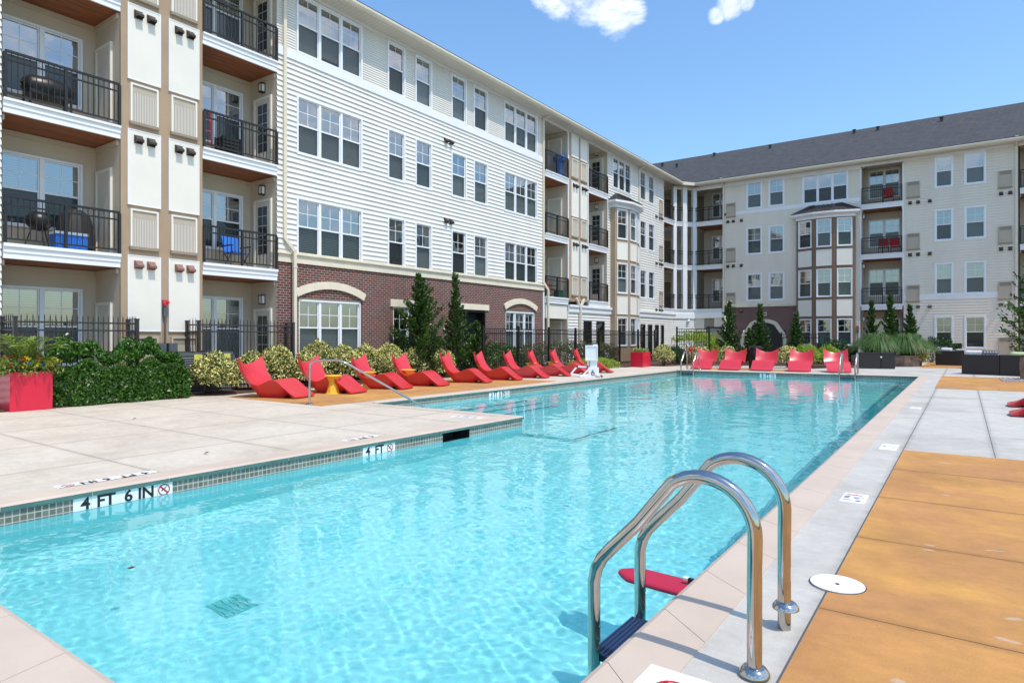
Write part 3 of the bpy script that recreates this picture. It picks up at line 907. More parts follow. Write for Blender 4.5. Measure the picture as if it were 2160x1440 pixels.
# ---------------------------------------- left wing
LW = thing('apartment_wing', 'long white lap-sided apartment wing with red brick ground floor and stacked balconies, on the left', 'building', (-16.6, 20, 0), world=True)
W3 = [(12.16, 14.64), (22.91, 25.48)]
W1 = [(15.92, 16.67), (17.31, 18.10), (19.35, 20.17), (20.76, 21.60)]
ops = [(a, b, SILL[k], HEAD[k]) for a, b in W3 + W1 for k in (1, 2, 3)]
sid = MB(LF)
wall(sid, 11.42, 26.15, 3.95, 9.80, ops, lap=.156)
wall(sid, 32.85, 33.24, 3.05, 11.95, [], lap=.156)
OPB = [(33.6, 36.0, SILL[3], HEAD[3])] + [(a, b, SILL[k], HEAD[k]) for a, b in ((37.40, 38.25), (38.72, 39.60)) for k in (1, 2, 3)]
wall(sid, 33.24, 41.28, 3.05, 11.95, OPB + [(33.24, 36.55, 3.0, 9.14)], lap=.156)
GD = [(30.10, 30.92), (31.55, 32.45), (37.45, 38.1), (38.6, 39.2), (39.75, 40.3), (40.75, 41.2)]
wall(sid, 28.46, 33.24, 0, 2.72, [(a, b, -.1, 2.25) for a, b in GD[:2]], lap=.156)
wall(sid, 36.55, 43.3, 0, 2.72, [(a, b, -.1, 2.2) for a, b in GD[2:]], lap=.156)
wall(sid, -8, 4.80, 0, 11.95, [(a, a + .8, SILL[k], HEAD[k]) for a in (-5, -2.6, 1.2, 3.0) for k in range(4)], lap=.156)
for a in (-5, -2.6, 1.2, 3.0):
    for k in range(4):
        if k in (1, 2): window(LF, a, a + .8, SILL[k], HEAD[k], 1, LW)
sid.build('siding', M['white_siding'], LW)
fin = MB(LF)
wall(fin, 11.42, 26.15, 10.04, 11.95, ops, lap=.08, th=.02)
fin.build('upper_siding', M['fine_siding'], LW)
br = MB(LF)
DOOR = (19.80, 21.55)
gops = [(12.2, 14.68, .85, 2.62), (16.15, 17.75, .85, 2.5), (*DOOR, -.1, 2.55), (23.0, 25.35, .85, 2.62)]
wall(br, 11.42, 26.15, -.05, 3.70, gops)
br.build('brick_base', M['brick'], LW)
bt = MB(LF)
bt.box((11.42, -.02, 3.66), (26.17, .05, 3.90)); bt.box((11.40, -.02, 3.90), (26.19, .105, 3.96)); bt.box((11.42, -.02, 3.96), (26.17, .03, 4.0))
bt.build('stone_belt', M['belt'], LW)
tr = MB(LF)
tr.box((11.42, -.01, 9.80), (26.15, .052, 10.06)); tr.box((11.42, -.01, 11.93), (41.28, .03, 12.06)); tr.box((-8, -.01, 11.90), (11.4, .03, 12.06))
tr.box((26.05, -.01, .0), (26.15, .036, 3.60)); tr.box((28.44, -.01, 2.74), (33.26, .09, 3.08)); tr.box((36.5, -.01, 2.74), (43.3, .09, 3.08))
tr.box((28.44, .09, 2.98), (33.26, .15, 3.10)); tr.box((36.5, .09, 2.98), (43.3, .15, 3.10))
tr.box((28.41, -.01, 3.4), (28.50, .045, 11.93)); tr.box((30.50, -.01, 3.4), (30.60, .045, 11.93))
tr.build('trim_board', M['trim'], LW)
blinds = ['blind', 'blind', 'blind_dk', 'blind']
for a, b in W3:
    for k in (1, 2, 3):
        window(LF, a, b, SILL[k], HEAD[k], 3, LW, blind='blind_dk' if k == 1 else 'blind', drop=(1, 1, 1) if k < 3 else (.96, .9, 1))
for i, (a, b) in enumerate(W1):
    for k in (1, 2, 3):
        window(LF, a, b, SILL[k], HEAD[k], 1, LW, blind='blind_dk' if (i + k) % 3 == 0 else 'blind', drop=.5 if (i == 0 and k == 1) else 1)
arch_window(LF, 12.24, 14.62, LW)
arch_window(LF, 23.05, 25.3, LW)
window(LF.shift(-.06), 16.2, 17.7, .85, 2.47, 2, LW, blind='blind_dk')
for a, b in (((16.0, -.02, 2.50), (17.92, .05, 2.76)), ((19.62, -.02, 2.55), (21.74, .05, 2.79))):
    ln = MB(LF); ln.box(a, b); ln.build('stone_lintel', M['belt'], LW)
ed = MB(LF)
ed.box((DOOR[0], -.5, 0), (DOOR[1], -.45, 2.55), 1); ed.box((DOOR[0], -.45, 0), (DOOR[0] + .06, -.02, 2.55), 0); ed.box((DOOR[1] - .06, -.45, 0), (DOOR[1], -.02, 2.55), 0)
ed.box((DOOR[0] + .06, -.45, 2.45), (DOOR[1] - .06, -.02, 2.55), 0); ed.box((20.64, -.45, 0), (20.70, -.40, 2.45), 0); ed.box((DOOR[0] + .06, -.449, 2.0), (20.64, -.4, 2.06), 0); ed.box((20.70, -.449, 2.0), (DOOR[1] - .06, -.4, 2.06), 0)
ed.build('door', [M['black_metal'], M['dg']], LW)
OPW = [(33.6, 36.0)]
window(LF, 33.6, 36.0, SILL[3], HEAD[3], 3, LW, blind='blind_dk')
for a, b in ((37.40, 38.25), (38.72, 39.60)):
    for k in (1, 2, 3):
        window(LF, a, b, SILL[k], HEAD[k], 1, LW, blind='blind_dk' if k < 3 else 'blind', trim=.08)
for i, (a, b) in enumerate(GD):
    window(LF, a, b, .1, 2.2 if i > 1 else 2.25, 1, LW, blind='blind_dk' if i == 0 else 'dark', trim=.045, muntin=False, frame=M['bronze_metal'])
bow_bay(LF, 33.24, 36.55, LW, 'tan')
# balconies of the near stack, panel bay between them
for k in range(4):
    balcony(LF, 4.82, 7.12, k, LW, win=(5.15, 6.76), door=('hi', -1.15, -.45, False), rail=k > 0, blind='blind' if k != 1 else 'blind_dk', drop=1)
    balcony(LF, 9.15, 11.42, k, LW, win=(9.42, 11.08), door=('hi', -1.02, -.28, True), lamp=('hi', -.62), rail=k > 0, blind='blind_dk' if k == 1 else 'blind', drop=1)
    balcony(LF, 26.2, 28.42, k, LW, win=(26.5, 27.9) if k else None, door=('hi', -1.1, -.4, False), rail=k > 0, blind='blind_dk')
    if k: balcony(LF, 30.62, 32.85, k, LW, win=(30.9, 32.2), door=('hi', -1.05, -.3, True), lamp=('hi', -.62), rail=True, blind='blind_dk')
for a, b, z in ((7.125, 9.145, -.02), (28.505, 30.495, 3.3)):
    tb = MB(LF)
    tb.box((a, -.012, z), (b, .045, 11.94))
    tb.build('board_backing', M['tan'], LW)
for s0, s1 in ((7.29, 8.03), (8.27, 9.02), (28.72, 29.42), (29.67, 30.36)):
    for z0, z1, first in ((1.57, 3.39, 1), (4.65, 6.45, 0), (7.70, 9.50, 0), (10.78, 12.0, 0)):
        if s0 > 20 and first: continue
        pn = MB(LF); panel(pn, s0, s1, z0, min(z1, 11.9), d=.045)
        pn.build('wall_panel', [M['cream'], M['trim']], LW)
for s0, s1 in ((7.33, 7.99), (8.31, 8.98), (28.76, 29.38), (29.71, 30.32)):
    for z0, z1 in ((3.58, 4.54), (6.62, 7.60), (9.68, 10.66)):
        grille(LF, s0, s1, z0, z1, LW, d=.045)
    for z in (3.20, 6.26, 9.31) if s0 < 20 else (6.26, 9.31):
        for s in ((s0 + s1) / 2 - .15, (s0 + s1) / 2 + .15):
            hood(LF, s, z - .02, LW, red=(z < 4), d=.08)
    if s0 < 20: grille(LF, s0, s1, .55, 1.42, LW, d=.045, m='r')
for z in (5.98, 9.12):
    for s in (18.95, 19.25): hood(LF, s, z, LW, d=.015)
for k in (1, 2, 3):
    z0 = SLAB[k][1] + .12
    grille(LF, 40.42, 41.0, z0, z0 + .95, LW, d=.01, m='r')
    for s in (39.9, 40.5, 40.85): hood(LF, s, z0 - .28, LW, d=.01)
# eave: soffit, gutter, shingles
ev = MB(LF)
S0, S1 = -8.6, 43.2
ev.face(((S0, 0, 12.03), (S1, 0, 12.03), (S1, .58, 12.03), (S0, .58, 12.03)), 0)
ev.box((S0, .56, 12.0), (S1, .60, 12.2), 1)
ev.build('eave', [M['soffit'], M['gutter']], LW)
gu = MB(LF)
prof = [(.60, 12.02), (.66, 12.02), (.72, 12.10), (.725, 12.17), (.70, 12.19)]
for p, q in zip(prof, prof[1:]):
    gu.face(((S0, p[0], p[1]), (S1, p[0], p[1]), (S1, q[0], q[1]), (S0, q[0], q[1])))
gu.build('gutter', M['gutter'], LW)
rf = MB(LF)
rf.face(((S0, .68, 12.235), (S1 + 1, .68, 12.235), (S1 + 1, -8, 16.4), (S0, -8, 16.4))); rf.face(((S0, .68, 12.20), (S1 + 1, .68, 12.20), (S1 + 1, .68, 12.235), (S0, .68, 12.235)))
rf.face(((S0, -8, 16.4), (S1 + 1, -8, 16.4), (S1 + 1, -17, 12.2), (S0, -17, 12.2)))
rf.build('roof', M['shingle'], LW)
bk = MB(LF)
bk.face(((-8, -.0, 0), (-8, -17, 0), (-8, -17, 12.2), (-8, 0, 12.2))); bk.face(((-8, -17, 0), (44, -17, 0), (44, -17, 12.2), (-8, -17, 12.2)))
bk.face(((-8, 0, 12.05), (44, 0, 12.05), (44, -17, 12.05), (-8, -17, 12.05)))
bk.build('rear_wall', M['beige_siding'], LW)
downspout(LF, 11.66, .1, 11.95, LW, elbow=4.35)
downspout(LF, 26.02, .1, 11.95, LW, elbow=4.05)
downspout(LF, 37.15, .1, 11.95, LW)
ys = MB(LF)
for s in (-.42, .42):
    ys.bar((29.55 + s, .12, 3.45), (29.55, .12, 2.95), .11, .11)
ys.bar((29.55, .12, 3.05), (29.55, .12, .1), .12, .12)
ys.build('downspout', M['gutter'], LW)
# ground floor shop-like entry under the far balcony stack
sg = MB(LF)
sg.box((26.2, -.35, 2.35), (28.4, -.02, 3.05), 0); sg.box((26.7, -1.28, 1.95), (28.0, -1.2, 2.22), 1)
sg.build('entry_header', [M['cream'], M['vent_red']], LW)
# chamfered corner porches joining the two wings
CA, CB = Vector((-16.6, 43.2, 0)), Vector((-15.6, 44.5, 0))
CFr = Fr(CA, CB - CA, Vector((CB - CA).cross(Vector((0, 0, 1)))))
cl = (CB - CA).length
for k in (1, 2, 3):
    balcony(LF, 41.28, 43.2, k, LW, dep=2.4, rail=True, side=(True, False), blind='blind_dk')
    c = MB(CFr); z0, z1 = SLAB[k]
    c.box((0, -.01, z0), (cl, .045, z0 + .13)); c.box((0, -.01, z0 + .13), (cl, .065, z0 + .25)); c.box((0, -.01, z0 + .25), (cl, .10, z1 + .005)); c.box((0, -2.4, z0 + .02), (cl, -.012, z1 - .02))
    bo = c.build('corner_balcony', M['trim'], LW)
    railing(CFr, .05, cl - .05, z1, bo, posts=False)
cw = MB(CFr)
wall(cw, -2.6, cl + 2.6, 3.0, 12.0, [], d=-2.5)
cw.face(((-2.6, -2.5, 12.02), (cl + 2.6, -2.5, 12.02), (cl + .3, .2, 12.02), (-.3, .2, 12.02)))
for k in (1, 2, 3):
    cw.box((.25, -2.49, SLAB[k][1]), (1.2, -2.44, SLAB[k][1] + 2.1), 1)
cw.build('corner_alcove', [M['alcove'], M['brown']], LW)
pc = MB(CFr)
for s, wv in ((.02, .13), (cl / 2, .17), (cl - .02, .15)):
    pc.box((s - wv, -.16, 3.40), (s + wv, .10, 12.0))
pc.build('column', M['trim'], LW)
ce = MB(CFr)
ce.box((-.1, -.0, 11.80), (cl + .1, .05, 12.03)); ce.box((-.35, .45, 12.0), (cl + .35, .62, 12.21)); ce.face(((-.6, 0, 12.03), (cl + .6, 0, 12.03), (cl + .4, .5, 12.03), (-.4, .5, 12.03)))
ce.build('corner_eave', M['gutter'], LW)
gw = MB(CFr)
wall(gw, 0, cl, 0, 3.08, lap=.156)
gw.box((-.05, .0, 2.74), (cl + .05, .09, 3.08), 1)
gw.build('corner_siding', [M['white_siding'], M['trim']], LW)

# ---------------------------------------- right wing
RW = thing('apartment_wing', 'beige lap-sided apartment wing with long dark shingle roof across the far end of the pool', 'building', (-3, 44.5, 0), world=True)
s2 = MB(RF)
WR = [(-11.94, -11.08), (-10.51, -9.68)]
WR2 = [(-1.31, -.58), (.10, .93)]
o2 = [(a, b, SILL[k], HEAD[k]) for a, b in WR + WR2 for k in range(4)] + [(-8.42, -5.95, 10.02, 11.76)]
wall(s2, -13.6, -5.2, 3.62, 9.78, o2 + [(-8.81, -5.46, 3, 9.14)], lap=.156)
wall(s2, -5.46, -5.2, 0, 3.62, [], lap=.156)
wall(s2, -2.93, 2.42, 0, 11.9, [q for q in o2 if q[0] > -2], lap=.156)
wall(s2, 4.7, 16, 0, 11.9, [(a, a + .8, SILL[k], HEAD[k]) for a in (6.2, 8.4, 11) for k in range(4)], lap=.156)
wall(s2, -15.6, -13.6, 0, 3.08, [(-14.9, -14.2, 1.95, 2.75)], lap=.156)
s2.build('siding', M['beige_siding'], RW)
s3 = MB(RF)
wall(s3, -13.6, -5.2, 9.96, 11.9, o2, lap=.08, th=.02)
s3.build('upper_siding', M['beige_siding'], RW)
for a in (6.2, 8.4, 11):
    for k in range(4): window(RF, a, a + .8, SILL[k], HEAD[k], 1, RW)
for a, b in WR:
    for k in (1, 2, 3): window(RF, a, b, SILL[k], HEAD[k], 1, RW, trim=.085, blind='blind')
for a, b in WR2:
    for k in range(4): window(RF, a, b, SILL[k], HEAD[k], 1, RW, trim=.085, blind='blind' if k else 'dark')
window(RF, -8.42, -5.95, 10.02, 11.76, 3, RW, blind='blind', trim=.085, drop=.5, muntin=False)
b2 = MB(RF)
AR = (-12.25, -9.55)
wall(b2, -13.0, -8.81, -.05, 3.46, [(AR[0], AR[1], -.1, 1.9)])
# brick spandrels around the arched opening
hw = (AR[1] - AR[0]) / 2; cA = (AR[0] + AR[1]) / 2
b2.build('brick_base', M['brick'], RW)
aw = MB(RF)
aw.box((AR[0], -1.2, 0), (AR[1], -1.1, 1.9), 1)
# surround: straight legs, sloped shoulders and flat head like a flattened Tudor arch
sh = [(AR[0], 0), (AR[0], 1.45), (cA - .75, 2.35), (cA - .3, 2.50), (cA + .3, 2.50), (cA + .75, 2.35), (AR[1], 1.45), (AR[1], 0)]
for p, q in zip(sh, sh[1:]):
    P, Q = Vector((p[0], .04, p[1])), Vector((q[0], .04, q[1]))
    aw.bar(P, Q, .24, .16, 0, up=(0, 1, 0))
aw.build('stone_arch', [M['belt'], M['dark']], RW)
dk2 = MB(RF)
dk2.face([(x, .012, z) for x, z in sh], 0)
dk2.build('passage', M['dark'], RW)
t2 = MB(RF)
t2.box((-13.0, -.01, 3.46), (-8.83, .07, 3.66), 1)
t2.box((-12.73, -.01, 9.78), (-5.2, .034, 10.0)); t2.box((-15.6, -.01, 11.76), (-5.2, .03, 12.02)); t2.box((-5.2, -.01, 11.86), (2.42, .03, 12.02)); t2.box((2.42, -.01, 11.86), (16, .03, 12.02))
t2.box((-2.93, -.01, 3.62), (2.3, .036, 3.92)); t2.box((-15.6, -.01, 2.76), (-13.6, .09, 3.08)); t2.box((-5.22, -.01, 3.3), (-5.14, .04, 11.8)); t2.box((-2.99, -.01, 3.3), (-2.91, .04, 11.8))
t2.build('trim_board', [M['trim'], M['belt']], RW)
bow_bay(RF, -8.81, -5.46, RW, 'brown')
for k in (1, 2, 3):
    balcony(RF, -15.6, -13.62, k, RW, dep=2.0, win=(-14.95, -13.85), rail=True, side=(False, True), blind='blind_dk')
for k in range(4):
    balcony(RF, -5.14, -2.99, k, RW, dep=1.5, win=(-4.87, -3.26), lamp=('lo', -.5), rail=k > 0, blind='blind_dk' if k < 2 else 'blind')
    balcony(RF, 2.50, 4.7, k, RW, dep=1.5, win=(2.9, 4.4), rail=k > 0, blind='blind_dk')
for k in (1, 2, 3):
    z0 = SLAB[k][1] + .12
    grille(RF, -13.37, -12.74, z0, z0 + .95, RW, d=.015, m='r')
    for s in (-13.25, -12.88, -12.35): hood(RF, s, z0 - .3, RW, d=.01)
    grille(RF, -2.77, -2.12, z0, z0 + .95, RW, d=.036, m='r')
    for s in (-2.6, -2.2, -1.62): hood(RF, s, z0 - .3, RW, d=.01)
    grille(RF, 1.56, 2.16, z0, z0 + .95, RW, d=.036, m='r')
    for s in (1.68, 2.08): hood(RF, s, z0 - .3, RW, d=.01)
grille(RF, -2.77, -2.12, .5, 1.42, RW, d=.02, m='r'); grille(RF, 1.56, 2.2, .4, 1.42, RW, d=.02, m='r')
lv = MB(RF)
panel(lv, -14.9, -14.2, 1.95, 2.75, d=-.02, t=.02, m=0, e=1)
lv.build('louvre', [M['grille_shadow'], M['gutter']], RW)
e2 = MB(RF)
e2.face(((-15.6, 0, 12.03), (16, 0, 12.03), (16, .58, 12.03), (-15.6, .58, 12.03)), 0); e2.box((-15.6, .56, 12.0), (16, .60, 12.2), 1)
e2.build('eave', [M['soffit'], M['gutter']], RW)
g2 = MB(RF)
for p, q in zip(prof, prof[1:]):
    g2.face(((-15.4, p[0], p[1]), (16, p[0], p[1]), (16, q[0], q[1]), (-15.4, q[0], q[1])))
g2.build('gutter', M['gutter'], RW)
r2 = MB(RF)
for p0, p1, q0, q1 in (((-15.9, .68), (16.4, .68), (16.4, -8), (-34, -8)), ((-34, -8), (16.4, -8), (16.4, -17), (-34, -17))):
    zz = lambda d: 12.235 + (.68 - d) * .492 if d > -8.1 else 12.235
    r2.face([(p[0], p[1], zz(p[1])) for p in (p0, p1, q0, q1)])
r2.face(((-34, -8, zz(-8)), (-15.9, .68, 12.235), (-15.9, -4, 12.235), (-34, -4, 12.235)))
r2.face(((-16, .68, 12.20), (16.4, .68, 12.20), (16.4, .68, 12.235), (-16, .68, 12.235)))
ro = r2.build('roof', M['shingle'], RW)
for s, d in ((-20.5, -6.2), (-18.8, -5.0), (-16.4, -6.9), (-12.0, -6.4), (-6.4, -6.9), (-4.9, -6.6), (-1.2, -6.2)):
    v_ = MB(RF); z = zz(d)
    v_.lathe([(.09, -.05), (.09, .22), (.13, .22), (.13, .27), (.0, .29)], (s, d, z), n=10)
    v_.build('roof_vent', M['black_metal'], ro)
k2 = MB(RF)
k2.face(((16, 0, 0), (16, -17, 0), (16, -17, 12.2), (16, 0, 12.2))); k2.face(((-15, -17, 0), (16, -17, 0), (16, -17, 12.2), (-15, -17, 12.2)))
k2.face(((-15, 0, 12.05), (16, 0, 12.05), (16, -17, 12.05), (-15, -17, 12.05)))
k2.build('rear_wall', M['beige_siding'], RW)
downspout(RF, -13.54, .1, 11.95, RW); downspout(RF, 2.34, .1, 11.95, RW)

# ------------------------------------------------------------------ foliage tools
def leaf_obj(name, C, T, Nn, ln, wd, mats, parent=None, mi=None):
    """one mesh of many small diamond leaves: centres C, long axes T, normals Nn"""
    C, T, Nn = (np.asarray(a, float) for a in (C, T, Nn))
    n = len(C)
    T /= np.linalg.norm(T, axis=1, keepdims=True) + 1e-9
    S = np.cross(T, Nn); S /= np.linalg.norm(S, axis=1, keepdims=True) + 1e-9
    U = np.cross(S, T)
    ln = np.broadcast_to(ln, n)[:, None]; wd = np.broadcast_to(wd, n)[:, None]
    V = np.stack([C - T * ln * .5, C + S * wd * .5 + U * wd * .14, C + T * ln * .5 - U * ln * .08, C - S * wd * .5 + U * wd * .14], 1).reshape(-1, 3)
    me = bpy.data.meshes.new(name)
    me.vertices.add(4 * n); me.vertices.foreach_set('co', V.ravel())
    me.loops.add(4 * n); me.loops.foreach_set('vertex_index', np.arange(4 * n))
    me.polygons.add(n); me.polygons.foreach_set('loop_start', np.arange(n) * 4)
    if not isinstance(mats, (list, tuple)): mats = [mats]
    for m_ in mats: me.materials.append(m_)
    if mi is not None: me.polygons.foreach_set('material_index', np.asarray(mi, np.int32))
    me.update()
    o = bpy.data.objects.new(name, me); col.objects.link(o)
    if parent is not None: attach(o, parent)
    return o
def runit(g_, n):
    v = g_.normal(size=(n, 3)); return v / np.linalg.norm(v, axis=1, keepdims=True)

M['lf_varieg'] = leaf_mat('leaf_variegated', (.035, .065, .010), (.86, .80, .30), .4, .15, .25, .62)
M['lf_darkvar'] = leaf_mat('leaf_dusky', (.03, .05, .015), (.26, .27, .12), .45, .15)
M['lf_laurel'] = leaf_mat('leaf_laurel', (.010, .055, .008), (.10, .235, .025), .36, .22)
M['lf_holly'] = leaf_mat('leaf_holly', (.014, .045, .010), (.10, .19, .030), .33, .2)
M['lf_lime'] = leaf_mat('leaf_lime', (.16, .27, .02), (.42, .52, .05), .45, .3)
M['lf_hedge'] = leaf_mat('leaf_hedge', (.012, .04, .012), (.05, .13, .03), .4, .15)
M['lf_grass'] = leaf_mat('grass_blade', (.05, .13, .025), (.17, .29, .08), .45, .25)
M['lf_palm'] = leaf_mat('palm_leaf', (.10, .20, .03), (.36, .44, .10), .4, .3)
M['lf_yellow'] = leaf_mat('petal_yellow', (.75, .42, .01), (.85, .62, .02), .5, .3)
M['lf_redfl'] = leaf_mat('petal_red', (.45, .03, .01), (.65, .12, .02), .5, .3)
M['lf_bluefl'] = leaf_mat('petal_blue', (.02, .14, .5), (.05, .32, .75), .4, .2)
M['bark'] = mat('bark', (.075, .05, .035), .9, var=.3, vscale=12)

def round_shrub(name, label, cat, loc, rx, rz_, h, lm, n, ls, seed, group=None, lw=.55):
    g_ = np.random.default_rng(seed)
    root = thing(name, label, cat, loc, 0, group)
    u = runit(g_, n); u[:, 2] = np.abs(u[:, 2]) * 1.0 - .35 * (g_.random(n) < .35)
    ph = g_.uniform(0, 6.28, 6)
    az = np.arctan2(u[:, 1], u[:, 0])
    lob = 1 + .06 * np.sin(3 * az + ph[0]) + .05 * np.sin(5 * az + ph[1] + 4 * u[:, 2]) + .05 * np.sin(7 * u[:, 2] + ph[2] + 2 * az)
    r = lob * np.where(g_.random(n) < .72, g_.uniform(.86, 1.04, n), g_.uniform(.5, .88, n))
    P = u * r[:, None]
    P[:, 0] *= rx; P[:, 1] *= rz_; P[:, 2] = h * .42 + P[:, 2] * h * .58
    P[:, 2] = np.maximum(P[:, 2], .04)
    T = u + runit(g_, n) * .9; Nn = u * .8 + runit(g_, n) * .7 + np.array([0, 0, .5])
    leaf_obj('crown', P, T, Nn, ls * g_.uniform(.7, 1.3, n), ls * lw * g_.uniform(.8, 1.2, n), lm, root)
    t = MB()
    for k in range(7):
        a = g_.uniform(0, 6.28); e = Vector((math.cos(a) * rx * .55, math.sin(a) * rz_ * .55, h * g_.uniform(.5, .75)))
        t.tube([(math.cos(a) * .04, math.sin(a) * .04, 0), (e.x * .45, e.y * .45, e.z * .5), e], [.018, .012, .006], n=5)
    t.build('stem', M['bark'], root)
    return root

def hedge(name, label, cat, x0, x1, y0, y1, h0, h1, lm, n, ls, seed, group=None, lw=.45, z=.02):
    """long loose hedge; height h0 on the +X side, h1 at the back"""
    g_ = np.random.default_rng(seed)
    cx, cy = (x0 + x1) / 2, (y0 + y1) / 2
    root = thing(name, label, cat, (cx, cy, z), 0, group)
    a = g_.uniform(-1, 1, n); b = g_.uniform(-1, 1, n); c = g_.uniform(0, 1, n)
    side = g_.integers(0, 10, n)
    k = g_.uniform(.84, 1.05, n)
    a = np.where(side < 4, k, a); b = np.where(side == 4, k, np.where(side == 5, -k, b)); c = np.where(side > 5, np.clip(k, 0, 1.05), c)
    top = h0 + (h1 - h0) * (1 - a) / 2
    bump_ = 1 + .10 * np.sin(b * (y1 - y0) * 2.3 + seed) + .07 * np.sin(b * (y1 - y0) * 5.1 + a * 3)
    rnd_ = 1 - .22 * np.abs(c) ** 6 * (np.abs(a) > .6) - .1 * np.abs(b) ** 10
    P = np.stack([a * (x1 - x0) / 2 * (1 + .08 * np.sin(b * (y1 - y0) * 3.1)), b * (y1 - y0) / 2, np.maximum(c * top * bump_ * rnd_, .02)], 1)
    nd = np.stack([np.where(side < 4, 1, 0) + 0 * a, np.where(side == 4, 1, np.where(side == 5, -1, 0)), np.where(side > 5, 1, .25)], 1).astype(float)
    T = nd * .7 + runit(g_, n) + np.array([0, 0, .5]); Nn = nd + runit(g_, n) * .8
    leaf_obj('crown', P, T, Nn, ls * g_.uniform(.65, 1.3, n), ls * lw * g_.uniform(.8, 1.2, n), lm, root)
    t = MB()
    for k in range(max(5, int((y1 - y0) * 4))):
        yy = g_.uniform(-.45, .45) * (y1 - y0); xx = g_.uniform(-.3, .3) * (x1 - x0)
        t.tube([(xx, yy, 0), (xx + g_.uniform(-.1, .1), yy + g_.uniform(-.1, .1), h0 * .5), (xx + g_.uniform(-.25, .25), yy + g_.uniform(-.25, .25), h0 * .85)], [.02, .014, .006], n=5)
    t.build('stem', M['bark'], root)
    return root

def holly(name, label, cat, loc, h, rad, lm, n, ls, seed, group=None, low=.06, power=.85):
    """upright conical evergreen: leader plus many ascending leafy branches, ragged outline"""
    g_ = np.random.default_rng(seed)
    root = thing(name, label, cat, loc, 0, group)
    t = MB()
    t.tube([(0, 0, 0), (.02, .01, h * .4), (-.015, .02, h * .75), (.01, 0, h * .97)], [h * .018, h * .013, h * .007, .006], n=7)
    C, T = [], []
    nb = int(34 + h * 14)
    for k in range(nb):
        f = low + (1 - low) * (k / nb) ** .95
        z0 = h * f * .96
        az = k * 2.399 + g_.uniform(-.4, .4)
        ln = max(.10, rad * (1 - f) ** power * g_.uniform(.62, 1.28)) * (1.25 if g_.random() < .12 else 1)
        rise = g_.uniform(.35, .95) * ln + .1
        p0 = np.array([0, 0, z0]); p1 = np.array([math.cos(az) * ln, math.sin(az) * ln, z0 + rise])
        pm = (p0 + p1) / 2 - np.array([0, 0, rise * .12])
        t.tube([p0, pm, p1], [.012 + .006 * (1 - f), .009, .003], n=5)
        m_ = max(8, int(n / nb * (ln / rad + .35)))
        s = g_.uniform(.12, 1.06, m_)
        Q = (1 - s)[:, None] ** 2 * p0 + 2 * (s * (1 - s))[:, None] * pm + (s ** 2)[:, None] * p1
        Q += runit(g_, m_) * (.05 + .17 * ln) * g_.uniform(.2, 1, m_)[:, None] * (1.05 - .45 * s)[:, None]
        C.append(Q); T.append(np.tile((p1 - p0) / np.linalg.norm(p1 - p0), (m_, 1)) + runit(g_, m_) * .8)
    lead = np.stack([g_.normal(0, .035, 60), g_.normal(0, .035, 60), g_.uniform(.8, 1.0, 60) * h], 1)
    C.append(lead); T.append(np.tile([0, 0, 1.0], (60, 1)) + runit(g_, 60) * .6)
    C = np.concatenate(C); T = np.concatenate(T); C[:, 2] = np.maximum(C[:, 2], .03)
    m_ = len(C)
    t.build('trunk', M['bark'], root)
    leaf_obj('crown', C, T, runit(g_, m_) + np.array([0, 0, .6]), ls * g_.uniform(.7, 1.3, m_), ls * .5 * g_.uniform(.8, 1.2, m_), lm, root)
    return root

def grass_clump(label, loc, rad, h, n, seed, group=None):
    g_ = np.random.default_rng(seed)
    root = thing('ornamental_grass', label, 'ornamental grass', loc, 0, group)
    V, F = [], []
    for k in range(n):
        az = g_.uniform(0, 6.28); r0 = g_.uniform(0, .22); reach = rad * g_.uniform(.35, 1.08); hh = h * g_.uniform(.7, 1.05)
        d = np.array([math.cos(az), math.sin(az)]); s = np.array([-d[1], d[0]]) * g_.uniform(.007, .014)
        j = g_.normal(0, .06, 2)
        for i in range(7):
            q = i / 6
            x = d * (r0 + (reach - r0) * q ** 1.35) + j * q
            z = hh * (1.9 * q - (1.0 + .75 * reach / rad * .9) * q * q) * 1.40
            wv = (1 - q * .8)
            V.append((x[0] - s[0] * wv, x[1] - s[1] * wv, max(z, .01))); V.append((x[0] + s[0] * wv, x[1] + s[1] * wv, max(z, .01)))
            if i:
                b = len(V) - 4; F.append((b, b + 1, b + 3, b + 2))
    me = bpy.data.meshes.new('blades'); me.from_pydata(V, [], F); me.materials.append(M['lf_grass']); me.update()
    o = bpy.data.objects.new('blades', me); col.objects.link(o); o.parent = root
    t = MB(); t.lathe([(.2, -.3), (.24, .08), (.18, .22), (0, .3)], n=12); t.build('crown_base', M['bark'], root)
    return root

# ------------------------------------------------------------------ planting
GV = 'round variegated shrubs along the brick wall'
VS = [  # x, y, rx, h, words
 (-15.05, 8.62, .56, .98, 'big front variegated shrub nearest the condensers, left of the first red lounger'),
 (-15.45, 9.85, .42, .96, 'variegated shrub showing just left of the back of the first red lounger'),
 (-15.55, 10.75, .48, 1.12, 'tall variegated shrub behind the first red lounger in front of the iron fence'),
 (-15.25, 11.45, .43, .92, 'front variegated shrub in the gap between the first and second red loungers'),
 (-16.0, 12.45, .52, 1.24, 'tallest variegated shrub under the left end of the big arched window'),
 (-15.95, 13.35, .46, 1.12, 'variegated shrub under the middle of the big arched window'),
 (-15.3, 13.05, .44, .95, 'front variegated shrub in the gap between the second and third red loungers'),
 (-16.0, 14.3, .48, 1.12, 'variegated shrub under the right end of the big arched window'),
 (-15.9, 15.25, .50, 1.14, 'variegated shrub against bare brick right of the big arched window'),
 (-15.3, 14.75, .40, .86, 'small front variegated shrub between the third and fourth red loungers'),
 (-15.75, 16.25, .46, 1.02, 'variegated shrub above the back of the fourth red lounger, beside the near holly'),
 (-15.0, 17.0, .44, .90, 'front variegated shrub between the fourth and fifth red loungers, below the near holly'),
]
